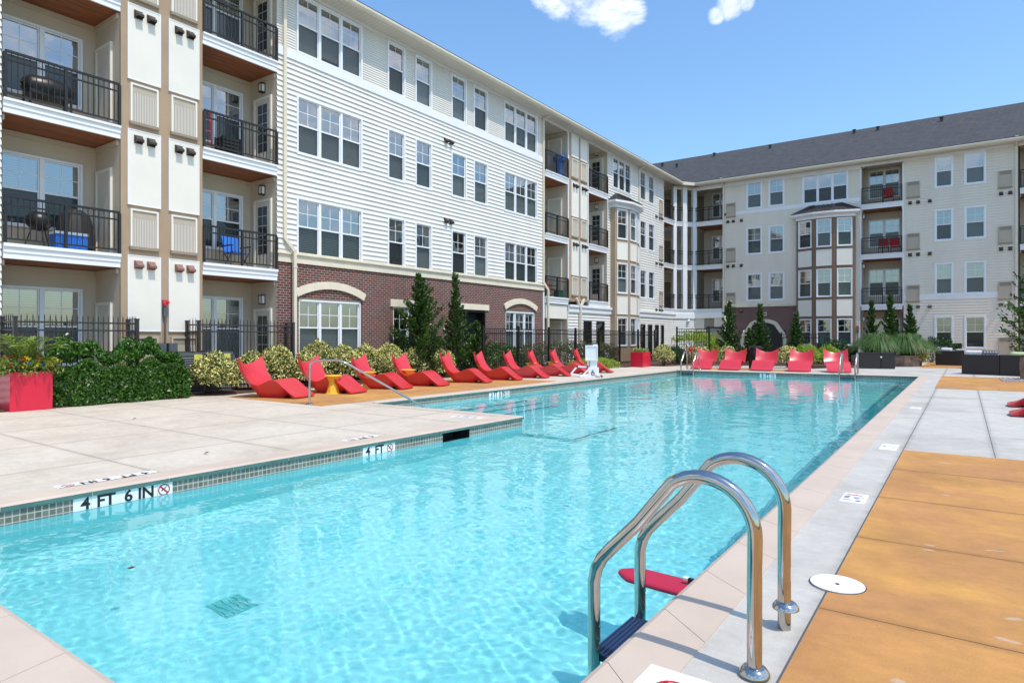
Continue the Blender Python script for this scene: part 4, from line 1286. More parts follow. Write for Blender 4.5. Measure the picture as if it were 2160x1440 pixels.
for i, (x, y, r, h, wds) in enumerate(VS):
    round_shrub('variegated_shrub', wds, 'shrub', (x, y, .02), r, r, h, M['lf_varieg'], int(6500 * r * h / .45), .070, 40 + i, GV)
hedge('laurel_hedge', 'wide glossy dark green laurel hedge between the red flower planter and the condensers', 'hedge', -15.8, -14.72, 5.1, 7.8, .95, 1.30, M['lf_laurel'], 23000, .09, 5, lw=.44)
hedge('green_hedge', 'plain dark green hedge behind the sixth and seventh red loungers, below the small arched window', 'hedge', -16.0, -15.0, 18.9, 22.0, .95, 1.1, M['lf_laurel'], 6500, .085, 6)
hedge('dusky_hedge', 'long dusky variegated hedge running along the black pool fence behind the last red loungers', 'hedge', -15.9, -15.0, 22.2, 31.0, .98, 1.08, M['lf_darkvar'], 15000, .075, 7)
hedge('box_hedge', 'low dark hedge between the far red planter and the black fence corner', 'hedge', -12.9, -11.9, 31.6, 33.2, .75, .85, M['lf_hedge'], 5000, .07, 8)
hedge('lime_hedge', 'bright lime green shrub hedge behind the black iron fence in the far corner', 'hedge', -14.6, -12.2, 37.5, 41.5, 1.3, 1.75, M['lf_lime'], 9000, .10, 9)
hedge('flower_border', 'low border of red flowers behind the far black fence', 'flower border', -13.2, -11.9, 34.2, 37.0, .72, .8, [M['lf_redfl']], 2200, .07, 10)
hedge('low_groundcover', 'low yellow green plants behind the white pool lift', 'plant', -13.9, -13.0, 23.9, 27.1, .35, .45, M['lf_lime'], 3500, .07, 11)
hedge('dark_hedge', 'dark green hedge against the right wing behind the far wicker sofa', 'hedge', -2.0, -.2, 42.4, 43.6, 1.15, 1.25, M['lf_hedge'], 6500, .09, 12)
hedge('dark_hedge', 'dark green shrub mass left of the ornamental grass, under the brown bay', 'hedge', -6.4, -4.6, 36.3, 37.8, 1.0, 1.2, M['lf_hedge'], 6500, .09, 13)
holly('holly_tree', 'broader holly tree left of the brick doorway, over the fourth red lounger', 'tree', (-15.6, 16.45, .02), 3.62, 1.05, M['lf_holly'], 12000, .105, 21, 'upright hollies', power=.72)
holly('holly_tree', 'narrow holly tree with long thin leader beside the brick doorway', 'tree', (-15.4, 18.15, .02), 3.78, .85, M['lf_holly'], 8000, .10, 22, 'upright hollies', power=1.15)
holly('holly_tree', 'ragged low holly spreading in front of the dark brick doorway', 'tree', (-15.0, 18.95, .02), 1.95, .72, M['lf_holly'], 4200, .095, 23, 'upright hollies')
FT = [(-10.35, 35.0, 3.45, .92, 'tall far holly left of the brick archway, right of the grey door', 24, 7500),
      (-8.75, 35.0, 3.25, .78, 'far holly in front of the brick archway', 25, 5500), (-9.2, 34.6, 1.9, .7, 'low far holly between the two beside the archway', 30, 3500),
      (-6.9, 34.6, 2.7, .72, 'far holly right of the archway, left of the brown bay', 26, 5500),
      (-3.95, 38.2, 3.45, .62, 'slim far holly above the left end of the ornamental grass', 27, 4000),
      (-3.1, 38.2, 3.75, .78, 'tallest far holly above the middle of the ornamental grass', 28, 5500),
      (-2.25, 38.4, 3.15, .75, 'far holly right of the grass, before the lap siding', 29, 5000)]
for x, y, h, r, wds, sd, n in FT:
    holly('holly_tree', wds, 'tree', (x, y, .02), h * .97, r * .8, M['lf_holly'], n, .11, sd, 'upright hollies')
holly('magnolia_tree', 'young magnolia with glossy leaves at the right edge of the picture', 'tree', (2.75, 35.5, .02), 5.6, 1.25, M['lf_laurel'], 5000, .17, 31, low=.02, power=.6)
GR = 'far variegated shrubs behind the facing red loungers'
for i, (x, y, r, h, lm, wds) in enumerate([
  (-12.1, 30.1, .52, 1.0, 'lf_varieg', 'round variegated shrub right of the far red planter'),
  (-10.45, 30.9, .42, .92, 'lf_varieg', 'small round variegated shrub left of the first facing red lounger'),
  (-9.3, 31.2, .45, .95, 'lf_varieg', 'round variegated shrub between the first and second facing red loungers'),
  (-6.6, 31.3, .50, .98, 'lf_varieg', 'round variegated shrub between the third and fourth facing red loungers'),
  (-6.0, 32.3, .62, 1.05, 'lf_lime', 'yellow shrub directly behind the fourth facing red lounger'),
  (-5.2, 33.1, .55, 1.0, 'lf_lime', 'yellow shrub right of the fourth facing red lounger'),
  (-1.75, 36.9, .35, .95, 'lf_varieg', 'cream variegated plant trailing over the end of the stone wall')]):
    round_shrub('variegated_shrub', wds, 'shrub', (x, y, .03), r, r, h, M[lm], 2600, .075, 70 + i, GR)
grass_clump('left fountain of ornamental grass behind the black wicker bench', (-3.55, 36.9, .35), 1.55, 1.28, 2600, 1, 'ornamental grasses')
grass_clump('right fountain of ornamental grass on the stone bed', (-2.35, 37.2, .35), 1.45, 1.25, 2600, 2, 'ornamental grasses')

# ------------------------------------------------------------------ red loungers
def lounger_mesh():
    # profile along the chaise: x forward (foot = 0), z
    top = [(-1.58, .86), (-1.50, .70), (-1.40, .52), (-1.27, .37), (-1.12, .285), (-.96, .275), (-.82, .32), (-.70, .375), (-.58, .385), (-.45, .33), (-.32, .235), (-.18, .14), (-.07, .075), (.0, .05)]
    bot = [(-1.60, .86), (-1.54, .69), (-1.46, .50), (-1.35, .32), (-1.22, .16), (-1.06, .0), (-.90, .0), (-.74, .0), (-.58, .0), (-.46, .0), (-.36, .055), (-.25, .055), (-.12, .01), (.0, .02)]
    W = .40; nu = 12
    def row(P, u, up):
        r = []
        for i, (x, z) in enumerate(P):
            k = i / (len(P) - 1)
            b = max(0, 1 - k / .42)                      # 1 at the head, 0 past the seat
            dish = u * u
            zz = z; xx = x
            if up or i < 4:
                zz = z - (1 - dish) * .175 * b ** 2.2 ; xx = x + dish * .10 * b
                if 4 <= i <= 6: zz += .02 * dish
            f = max(0, (k - .86) / .14)
            xx += (1 - dish) * .09 * f
            r.append((xx, u * W * (1 + .04 * b), zz))
        return r
    m = MB()
    n = 4 * len(top)
    def smooth(P):
        Q = []
        V = [Vector((x, 0, z)) for x, z in P]
        for i in range(len(V) - 1):
            p0, p1, p2, p3 = V[max(i - 1, 0)], V[i], V[i + 1], V[min(i + 2, len(V) - 1)]
            for s in range(3):
                t = s / 3
                q = .5 * ((2 * p1) + (p2 - p0) * t + (2 * p0 - 5 * p1 + 4 * p2 - p3) * t * t + (3 * p1 - p0 - 3 * p2 + p3) * t ** 3)
                Q.append((q.x, max(q.z, 0)))
        Q.append(P[-1])
        return Q
    T, Bt = smooth(top), smooth(bot)
    us = [-1 + 2 * i / nu for i in range(nu + 1)]
    def rows(P, up):
        out_ = []
        for u in us:
            r = []
            for i, (x, z) in enumerate(P):
                k = i / (len(P) - 1); b = max(0, 1 - k / .42); dish = u * u
                zz, xx = z, x
                wgt = 1 if up else max(0, 1 - k / .25)
                zz -= (1 - dish) * .165 * b ** 2 * (1 if up else wgt); xx += dish * .11 * b * (1 if up else wgt)
                f = max(0, (k - .86) / .14); xx += (1 - dish) * .09 * f
                ww = W * (1 + .05 * b)
                if not up: ww *= 1 - .48 * max(0, min(1, (k - .12) / .2)) * max(0, min(1, (.97 - k) / .16))
                r.append(m.pt((xx, u * ww, zz)))
            out_.append(r)
        return out_
    A, Bq = rows(T, True), rows(Bt, False)
    L_ = len(T)
    for a, b in zip(A, A[1:]):
        for i in range(L_ - 1): m.idx((a[i], a[i + 1], b[i + 1], b[i]))
    for a, b in zip(Bq, Bq[1:]):
        for i in range(L_ - 1): m.idx((a[i], b[i], b[i + 1], a[i + 1]))
    for a, b in ((A[0], Bq[0]), (Bq[-1], A[-1])):
        for i in range(L_ - 1): m.idx((a[i], b[i], b[i + 1], a[i + 1]))
    for e in (0, L_ - 1):
        for i in range(nu): m.idx((A[i][e], A[i + 1][e], Bq[i + 1][e], Bq[i][e]))
    return m
lm_ = lounger_mesh()
ORD = ['first', 'second', 'third', 'fourth', 'fifth', 'sixth', 'seventh', 'eighth', 'ninth', 'tenth']
GL = 'red wave loungers along the left deck'
LP = [(-12.55, 9.40), (-12.45, 10.95), (-12.40, 12.62), (-12.28, 14.0), (-12.08, 15.85), (-11.98, 17.4), (-11.84, 18.85), (-11.76, 20.25), (-11.68, 21.65), (-11.52, 23.2)]
first = lm_.build('wave_lounger', M['red_plastic'], None, auto=40)
def place_lounger(x, y, rz, label, group, o=None):
    o = o or first.copy()
    if o is not first: col.objects.link(o)
    o.location = (x, y, .006); o.rotation_euler = (0, 0, rz); o.scale = (.97, 1.1, 1.1)
    return tag(o, label, 'lounger', group)
first_used = False
for i, (x, y) in enumerate(LP):
    place_lounger(x, y, R(24 + rnd.uniform(-4, 4)), f'{ORD[i]} red wave-shaped lounger from the near end of the row along the left deck', GL, None if i else first)
RP = [(-9.45, 27.75, -84), (-8.22, 27.72, -86), (-6.92, 27.85, -86), (-5.48, 28.0, -83), (-4.02, 28.1, -76)]
wd_ = ['leftmost of the five red loungers facing the camera at the far end', 'second red lounger from the left at the far end, beside the black bin', 'middle red lounger of the five at the far end, right of the black bin',
       'red lounger at the far end in front of the yellow shrub', 'red lounger at the far end beside the black wicker bench']
for (x, y, a), wd in zip(RP, wd_):
    place_lounger(x, y, R(a), wd, 'red loungers across the far end')
place_lounger(.76, 14.75, R(172), 'nearer red lounger cut off at the right edge, foot towards the pool', 'red loungers at the right edge')
place_lounger(.82, 16.7, R(172), 'farther red lounger cut off at the right edge, behind the nearer one', 'red loungers at the right edge')

# yellow hourglass tables between loungers
def ytable(loc, label):
    root = thing('side_table', label, 'side table', loc, rnd.uniform(0, 1), 'yellow side tables by the loungers')
    n = 8
    t = MB()
    prof = [(.20, 0), (.17, .02), (.11, .24), (.10, .28), (.18, .43)]
    prev = None
    for j, (r, z) in enumerate(prof):
        ring = [t.pt((r * math.cos(2 * math.pi * (k + .5 * (j % 2)) / n), r * math.sin(2 * math.pi * (k + .5 * (j % 2)) / n), z)) for k in range(n)]
        if prev:
            for k in range(n):
                if j % 2: t.idx((prev[k], prev[(k + 1) % n], ring[k])); t.idx((prev[(k + 1) % n], ring[(k + 1) % n], ring[k]))
                else: t.idx((prev[k], ring[(k + 1) % n], ring[k])); t.idx((prev[k], prev[(k + 1) % n], ring[(k + 1) % n]))
        prev = ring
    t.build('pedestal', M['yellow'], root)
    q = MB(); q.lathe([(.17, .425), (.215, .43), (.22, .445), (.205, .46), (0, .46)], n=16); q.build('tabletop', M['yellow'], root)
for x, y, wd in ((-12.85, 10.45, 'yellow hourglass side table behind the handrail, between first and second red loungers'), (-13.35, 12.05, 'yellow hourglass side table between second and third red loungers'),
              (-13.35, 13.6, 'yellow hourglass side table between third and fourth red loungers'), (-13.2, 19.9, 'yellow hourglass side table between seventh and eighth red loungers'),
              (-13.1, 21.25, 'yellow hourglass side table between eighth and ninth red loungers'), (-12.9, 22.7, 'yellow hourglass side table just left of the white pool lift')):
    ytable((x, y, .006), wd)

# ------------------------------------------------------------------ pool hardware
def spline(P, n=6):
    V = [Vector(p) for p in P]; Q = []
    for i in range(len(V) - 1):
        p0, p1, p2, p3 = V[max(i - 1, 0)], V[i], V[i + 1], V[min(i + 2, len(V) - 1)]
        for s in range(n):
            t = s / n
            Q.append(.5 * ((2 * p1) + (p2 - p0) * t + (2 * p0 - 5 * p1 + 4 * p2 - p3) * t * t + (3 * p1 - p0 - 3 * p2 + p3) * t ** 3))
    Q.append(V[-1])
    return Q
def arc(c, r, a0, a1, n=10):
    return [(c[0] + r * math.cos(R(a0 + (a1 - a0) * i / n)), c[1] + r * math.sin(R(a0 + (a1 - a0) * i / n))) for i in range(n + 1)]
def make_ladder(label, loc, rz):
    root = thing('pool_ladder', label, 'pool ladder', loc, rz, 'stainless ladders at the pool edge')
    # rail in the x-z plane, x = 0 at the coping lip, deck towards +x
    P2 = [(.555, -.02), (.555, .40)] + arc((.335, .575), .222, 0, 128, 14) + [(.04, .55), (-.10, .405)] + [(-.145, .355), (-.175, .30), (-.19, .235), (-.19, .15), (-.19, -.2), (-.19, -.55), (-.19, -1.0)]
    for y in (-.2675, .2675):
        m = MB(); m.tube([(x, y, z) for x, z in P2], .0305, n=18)
        r = m.build('rail', M['steel'], root, auto=50)
        e = MB(); z0 = .012 if y < 0 else .10
        e.lathe([(.029, z0 - .004), (.062, z0), (.060, z0 + .012), (.045, z0 + .030), (.030, z0 + .034)], (.555 + (.006 if y > 0 else 0), y, 0), n=24)
        e.build('escutcheon', M['steel'], r, auto=40)
        b = MB()
        for z in (-.06, .02): b.tube([(-.222, y, z), (-.158, y, z)], .007, n=6)
        b.build('bolt', M['steel'], r)
    for k, z in enumerate((-.14, -.44, -.74)):
        t = MB(); t.box((-.225, -.24, z - .02), (-.105, .24, z + .012))
        for q in range(5): t.box((-.222 + q * .024, -.235, z + .012), (-.213 + q * .024, .235, z + .016))
        t.build('tread', M['tread'], root)
    return root
M['tread'] = mat('ladder_tread', (.012, .030, .085), .4)
lad = make_ladder('large stainless steel pool ladder rails in the right foreground', (-1.262, 3.005, 0), 0)
dup(lad, (-3.6, 27.24, 0), R(90), 'stainless pool ladder at the far edge in front of the last facing lounger')
dup(lad, (-9.62, 26.7, 0), R(90), 'stainless pool ladder at the far left corner left of the facing loungers')
hr = thing('handrail', 'stainless steel handrail bending down from the paving into the pool steps', 'handrail', (-11.18, 8.48, 0))
m = MB()
d_ = Vector((1.82, 1.73, 0)); 
pts = [(0, 0, 0), (0, 0, .45), (0, 0, .78), (.015, .012, .85), (.06, .055, .905), (.13, .12, .925), (.40, .37, .925), (.47, .44, .91), (.54, .50, .87), (1.1, 1.03, .42), (1.82, 1.73, -.18), (1.95, 1.85, -.30), (1.96, 1.86, -.9)]
m.tube([Vector(p) for p in pts], .024, n=12)
ra = m.build('rail', M['steel'], hr, auto=50)
m = MB(); m.lathe([(.026, .0), (.075, .006), (.07, .02), (.045, .035), (.026, .037)], n=20); m.build('escutcheon', M['steel'], ra)

# white pool lift
pl = thing('pool_lift', 'white pool lift with wheelchair emblem standing by the last red loungers', 'pool lift', (-10.78, 20.15, 0), R(24))
m = MB(); m.box((-.2, -.06, .60), (.2, .02, 1.12)); m.box((-.22, -.08, .58), (.22, -.055, .64)); m.box((-.22, -.08, 1.08), (.22, -.055, 1.13)); m.box((-.22, -.08, .64), (-.185, -.055, 1.08)); m.box((.185, -.08, .64), (.22, -.055, 1.08)); m.box((.05, .02, .7), (.2, .1, 1.16))
m.build('back_panel', M['white_plastic'], pl)
m = MB(); m.box((-.06, -.02, .0), (.18, .2, .6)); m.box((-.16, .0, .36), (-.10, .06, .6)); m.prism([(-.1, -.16), (.2, -.16), (.24, .2), (-.14, .2)], .04, .34)
m.build('mast', M['white_plastic'], pl)
m = MB(); m.box((-.3, -.22, 0), (.34, .24, .045)); m.bar((.1, -.1, .1), (.36, -.42, .03), .06, .06); m.bar((-.1, -.1, .1), (-.38, -.3, .03), .06, .06)
m.build('base_plate', M['white_plastic'], pl)
m = MB()
for a, b in (((-.08, -.12, .36), (-.5, -.15, .38)), ((-.5, -.15, .38), (-.72, -.2, .12)), ((-.72, -.2, .12), (-.30, -.2, .07)), ((-.30, -.2, .07), (-.08, -.14, .3))):
    m.bar(a, b, .05, .05)
m.build('footrest_arm', M['white_plastic'], pl)
m = MB(); m.tube([(.36, -.42, .05), (.36, -.36, .05)], .05, n=12); m.build('caster', M['black_metal'], pl)
for x in (-.5, -.13):
    m = MB(); m.tube([(x, -.19, .38), (x, -.12, .38)], .035, n=10); m.build('pivot_knob', M['black_metal'], pl)
m = MB()
m.tube([(x + .06, -.167, z) for x, z in arc((0, .14), .062, 60, 300, 14)], .011, n=6)
m.bar((.045, -.168, .215), (.05, -.168, .16), .024, .012); m.bar((.05, -.168, .16), (.105, -.168, .16), .02, .012); m.bar((.105, -.168, .16), (.13, -.168, .09), .02, .012); m.lathe([(0, -.0), (.02, .0), (.02, .02), (0, .02)], (.042, -.168, .235), n=8)
m.build('wheelchair_emblem', M['lettering'], pl)

# depth marker tiles
def text_mesh(s, size, mat_, name, parent, mtx):
    cu = bpy.data.curves.new(name, 'FONT'); cu.body = s; cu.size = size; cu.align_x = 'CENTER'; cu.align_y = 'CENTER'; cu.extrude = .0004; cu.offset = .0035 * size / .13
    o = bpy.data.objects.new(name, cu); col.objects.link(o)
    dg_ = bpy.context.evaluated_depsgraph_get()
    me = bpy.data.meshes.new_from_object(o.evaluated_get(dg_))
    col.objects.unlink(o); bpy.data.objects.remove(o)
    me.transform(mtx); me.materials.clear(); me.materials.append(mat_)
    q = bpy.data.objects.new(name, me); col.objects.link(q)
    q.parent = parent
    return q
def sym_no_dive(parent, cx, cz, r, mk):
    m = MB()
    n = 20
    for k in range(n):
        a, b = 2 * math.pi * k / n, 2 * math.pi * (k + 1) / n
        m.face((mk(cx + r * math.cos(a), cz + r * math.sin(a)), mk(cx + r * math.cos(b), cz + r * math.sin(b)), mk(cx + .8 * r * math.cos(b), cz + .8 * r * math.sin(b)), mk(cx + .8 * r * math.cos(a), cz + .8 * r * math.sin(a))))
    c = .1 * r
    m.face((mk(cx - .6 * r - c, cz + .6 * r - c), mk(cx - .6 * r + c, cz + .6 * r + c), mk(cx + .6 * r + c, cz - .6 * r + c), mk(cx + .6 * r - c, cz - .6 * r - c)))
    m.build('prohibition_ring', M['red_mark'], parent)
    m = MB()
    m.face((mk(cx - .5 * r, cz - .1 * r), mk(cx - .42 * r, cz - .24 * r), mk(cx + .2 * r, cz + .18 * r), mk(cx + .12 * r, cz + .32 * r)))
    m.face((mk(cx + .1 * r, cz + .3 * r), mk(cx + .2 * r, cz + .16 * r), mk(cx + .5 * r, cz + .5 * r), mk(cx + .42 * r, cz + .58 * r)))
    m.build('diver_figure', M['lettering'], parent)
def depth_marker(label, items, width, origin, t, up, nrm_, h=.152, lname='depth_marker'):
    """white tile strip: origin = centre, t = reading direction, up = letter up, nrm = facing"""
    root = thing(lname, label, 'depth marker', origin, 0, 'depth markers around the pool')
    t, up, nrm_ = Vector(t).normalized(), Vector(up), Vector(nrm_)
    mk = lambda a, b, c=.0025: tuple(t * a + up * b + nrm_ * c)
    m = MB(); k = max(1, round(width / h))
    for i in range(k):
        a0, a1 = -width / 2 + i * width / k + .0015, -width / 2 + (i + 1) * width / k - .0015
        p = [mk(a0, -h / 2, .002), mk(a1, -h / 2, .002), mk(a1, h / 2, .002), mk(a0, h / 2, .002)]
        b = [mk(a0, -h / 2, -.006), mk(a1, -h / 2, -.006), mk(a1, h / 2, -.006), mk(a0, h / 2, -.006)]
        m.face(p)
        for q in range(4): m.face((b[q], b[(q + 1) % 4], p[(q + 1) % 4], p[q]))
    m.build('tile', M['sign_white'], root)
    rot = Matrix((t, up, nrm_)).transposed().to_4x4()
    for s, a, size in items:
        if s == '@': sym_no_dive(root, a, 0, size, lambda x, z: mk(x, z, .0032))
        elif s == '-':
            m = MB(); m.face((mk(a[0], a[1], .003), mk(a[2], a[1], .003), mk(a[2], a[3], .003), mk(a[0], a[3], .003))); m.build('print_bar', M[size], root)
        else:
            text_mesh(s, size, M['lettering'], 'lettering', root, Matrix.Translation(t * a + nrm_ * .0035) @ rot)
    return root
pe = lambda y: -6.58 + (y - 1.18) / 8.22 * .16
depth_marker('white tiles reading 4 FT 6 IN on the near pool wall', [('4', -.34, .15), ('FT', -.17, .15), ('6', .025, .15), ('IN', .185, .15), ('@', .355, .058)], .88, (pe(2.86) + .003, 2.86, -.118), (.02, 1, 0), (0, 0, 1), (1, 0, 0), h=.15)
depth_marker('white tiles reading 4 FT on the pool wall left of the skimmer', [('4', -.2, .15), ('FT', .0, .15), ('@', .19, .058)], .58, (pe(6.05) + .003, 6.05, -.118), (.02, 1, 0), (0, 0, 1), (1, 0, 0), h=.15)
depth_marker('white tiles reading 3 FT 6 IN on the pool wall below the sixth red lounger', [('3', -.34, .15), ('FT', -.17, .15), ('6', .025, .15), ('IN', .185, .15), ('@', .355, .058)], .9, (-10.28 + .004, 13.95, -.118), (.018, 1, 0), (0, 0, 1), (1, 0, 0), h=.14)
depth_marker('white tiles reading 5 FT on the far pool wall below the facing loungers', [('5', -.2, .15), ('FT', 0, .15), ('@', .19, .058)], .62, (-6.45, 26.97, -.118), (1, .09, 0), (0, 0, 1), (.09, -1, 0), h=.14)
depth_marker('white tiles reading 5 FT on left pool wall near far corner', [('5', -.3, .15), ('FT', 0, .15), ('@', .3, .058)], .9, (-10.16 + .004, 22.4, -.118), (.018, 1, 0), (0, 0, 1), (1, 0, 0), h=.14)
depth_marker('white deck tiles lettered 4 FT 6 IN, facing away onto the left paving', [('4', -.34, .14), ('FT', -.17, .14), ('6', .02, .14), ('IN', .18, .14), ('@', .35, .055)], .9, (-6.90, 2.86, .004), (-.02, -1, 0), (1, 0, 0), (0, 0, 1))
depth_marker('shorter white deck tiles lettered 4 FT, facing away onto the left paving', [('4', -.18, .14), ('FT', 0, .14), ('@', .18, .055)], .58, (-6.84, 6.05, .004), (-.02, -1, 0), (1, 0, 0), (0, 0, 1))
depth_marker('white deck tiles near the tip of the paving beside the pool steps', [('3', -.18, .14), ('FT', 0, .14), ('@', .18, .055)], .6, (-7.15, 8.72, .004), (1, .1, 0), (0, 1, 0), (0, 0, 1))
def warn(label, y, bars, w=.19, h=.36):
    depth_marker(label, bars, w, (-.78, y, .0025), (1, 0, 0), (0, 1, 0), (0, 0, 1), h=h, lname='warning_tile')
B_ = lambda *a: [('-', q[:4], q[4]) for q in a]
warn('white warning tile with red and black print, nearest along the right coping', 6.27, B_((-.07, .10, .05, .13, 'red_mark'), (-.08, .03, -.035, .06, 'lettering'), (-.02, .03, .07, .045, 'grey_metal'), (-.08, -.02, -.04, .01, 'lettering'), (.0, -.03, .04, .0, 'lettering'), (-.08, -.10, -.01, -.08, 'grey_metal'), (.02, -.12, .06, -.09, 'lettering')))
warn('white warning tile with small black symbols, second along the right coping', 9.45, B_((-.06, .12, .07, .135, 'grey_metal'), (-.07, .02, -.04, .07, 'lettering'), (0, .02, .02, .045, 'lettering'), (.05, .03, .07, .05, 'grey_metal'), (-.05, -.1, -.03, -.07, 'lettering'), (.04, -.11, .07, -.08, 'lettering')), h=.5)
warn('white warning tile, third and farthest along the right coping', 15.0, B_((-.05, .05, .06, .08, 'grey_metal')))
w4 = depth_marker('white warning tile with a red ring at the foot of the near ladder', [('@', 0, .075)], .30, (-.94, 2.42, .0085), (1, 0, 0), (0, 1, 0), (0, 0, 1), h=.30, lname='warning_tile')
# skimmer lid
sk = thing('skimmer_lid', 'round white skimmer lid with small black hole on the orange paving edge', 'lid', (-.585, 4.02, .0045))
m = MB(); m.lathe([(.0, .002), (.128, .002), (.134, .006), (.14, .006), (.14, -.01)], n=40); m.build('cover', M['sign_white'], sk)
m = MB(); m.lathe([(.141, .0025), (.146, .0025)], n=40, cap=False); m.build('rim_gap', M['lettering'], sk)
m = MB(); m.lathe([(0, .0035), (.012, .0035)], n=12); m.build('finger_hole', M['lettering'], sk)
# rescue float on the water
rf_ = thing('rescue_float', 'red foam rescue tube floating against the pool edge behind the ladder', 'rescue tube', (-1.34, 3.86, WZ), R(176))
m = MB()
sec = [(-.12, .10, .03), (-.06, .115, .034), (.25, .115, .034), (.42, .112, .034), (.47, .08, .03), (.53, .03, .02)]
rings = []
for x, wy, hz in sec:
    rings.append([m.pt((x, wy * 1.05 * math.copysign(abs(math.cos(a)) ** .6, math.cos(a)), 0.012 + .75 * hz * math.copysign(abs(math.sin(a)) ** .7, math.sin(a)))) for a in [2 * math.pi * k / 16 for k in range(16)]])
for a, b in zip(rings, rings[1:]):
    for k in range(16): m.idx((a[k], a[(k + 1) % 16], b[(k + 1) % 16], b[k]))
m.idx(rings[0][::-1]); m.idx(rings[-1])
m.build('foam_tube', mat('red_foam', (.46, .012, .05), .6), rf_, auto=50)
m = MB(); m.box((-.03, -.03, .045), (.06, -.005, .075)); m.bar((-.05, 0, .05), (.02, -.03, .07), .03, .012); m.build('strap', M['lettering'], rf_)
m = MB(); m.box((.06, -.035, .062), (.09, -.0, .076)); m.build('clip', M['white_plastic'], rf_)
lf = leaf_obj('fallen_leaf', [(-4.62, 2.04, WZ + .008), (-4.60, 2.05, WZ + .012)], [(1, .3, .1), (.2, 1, .2)], [(0, 0, 1), (.3, 0, 1)], .05, .03, M['bark'])
tag(lf, 'small dark dead leaf floating on the near left water', 'leaf')

for k, (x, y, wds) in enumerate([(-5.35 - 2.1, 4.15, 'small dark dead leaf on the left paving above the 4 FT marks'), (-11.6, 5.2, 'small dead leaf on the left paving near the laurel hedge'),
                                 (1.0, 6.4, 'small pale dry leaf lying on the orange paving'), (.75, 21.4, 'dry brown leaf by the far orange paving edge')]):
    g_ = np.random.default_rng(k)
    lf = leaf_obj('fallen_leaf', [(x, y, .016), (x + .02, y + .01, .02)], [(1, .3 * k, .2), (.2, 1, .3)], [(0, 0, 1), (.3, 0, 1)], .055, .035, M['bark'] if k != 2 else M['cream'])
    tag(lf, wds, 'leaf', 'fallen leaves on the paving')
# ------------------------------------------------------------------ planters
def planter(label, x0, x1, y0, y1, h):
    root = thing('flower_planter', label, 'planter', ((x0 + x1) / 2, (y0 + y1) / 2, .004), 0, 'red box planters')
    a, b = (x1 - x0) / 2, (y1 - y0) / 2
    m = MB(); e = .03
    m.box((-a, -b, 0), (a, -b + e, h)); m.box((-a, b - e, 0), (a, b, h)); m.box((-a, -b + e, 0), (-a + e, b - e, h)); m.box((a - e, -b + e, 0), (a, b - e, h))
    m.build('box', M['red_planter'], root)
    m = MB(); m.box((-a + e, -b + e, 0), (a - e, b - e, h - .05)); m.build('soil', M['mulch'], root)
    return root
planter('glossy red square planter full of flowers at the left edge', -15.22, -14.62, 4.36, 5.05, .74)
planter('dark red square planter at the far corner beside a round shrub', -12.95, -12.33, 28.12, 29.0, .70)
def flowers(label, loc, rx, ry, h, n, cols, seed):
    g_ = np.random.default_rng(seed)
    root = thing('flowering_plant', label, 'flowers', loc)
    P = np.stack([g_.uniform(-rx, rx, n), g_.uniform(-ry, ry, n), g_.uniform(0.01, h, n) * 1.0], 1)
    leaf_obj('leaves', P, runit(g_, n) + [0, 0, .6], runit(g_, n) + [0, 0, .8], .09 * g_.uniform(.7, 1.3, n), .035, M['lf_palm'], root)
    for cname, k, ox in cols:
        Q = np.stack([g_.normal(ox, ry * .35, k), g_.uniform(-.3, 1, k), g_.uniform(.55, 1.15, k) * h], 1)
        P = np.stack([g_.uniform(-rx, rx, k) * 1.05, np.clip(Q[:, 0], -ry * 1.2, ry * 1.2), Q[:, 2]], 1)
        P = np.repeat(P, 5, 0) + g_.normal(0, .016, (5 * k, 3))
        leaf_obj('blossom', P, runit(g_, 5 * k), runit(g_, 5 * k) + [.6, 0, .8], .05, .042, M[cname], root)
flowers('yellow and orange flowers with blue blooms filling the near red planter', (-14.92, 4.71, .68), .40, .50, .33, 1300, [('lf_yellow', 46, .12), ('lf_redfl', 26, -.22), ('lf_bluefl', 9, -.05)], 3)
flowers('small pale flowers growing in the far red planter', (-12.64, 28.56, .64), .3, .42, .22, 500, [('lf_yellow', 14, 0)], 4)
pa = thing('palm', 'small feathery palm rising from the flowers in the near red planter', 'palm', (-14.95, 4.66, .78))
g_ = np.random.default_rng(9); C, T = [], []
st = MB()
for k in range(20):
    az = k * 2.4 + g_.uniform(-.3, .3); ln = g_.uniform(.75, 1.05); el = g_.uniform(.85, 1.42)
    d = np.array([math.cos(az), math.sin(az)])
    p = [np.array([*(d * ln * q * math.cos(el) * (1 + .4 * q)), ln * (1.3 * q * math.sin(el) - .55 * q ** 2.3)]) for q in np.linspace(0, 1, 9)]
    st.tube([tuple(x) for x in p], [.006 - .0005 * i for i in range(9)], n=4)
    for i in range(2, 9):
        for rep in range(5):
            for sgn in (-1, 1):
                s = np.array([-d[1], d[0], 0]) * sgn
                q = p[i - 1] + (p[i] - p[i - 1]) * g_.random()
                t_ = s * .8 + (p[i] - p[i - 1]) / np.linalg.norm(p[i] - p[i - 1]) * .9 + np.array([0, 0, .05])
                t_ /= np.linalg.norm(t_)
                C.append(q + t_ * .095); T.append(t_)
st.build('stem', M['lf_palm'], pa)
leaf_obj('frond', C, T, np.tile([0, 0, 1.0], (len(C), 1)) + runit(g_, len(C)) * .4, .22, .020, M['lf_palm'], pa)

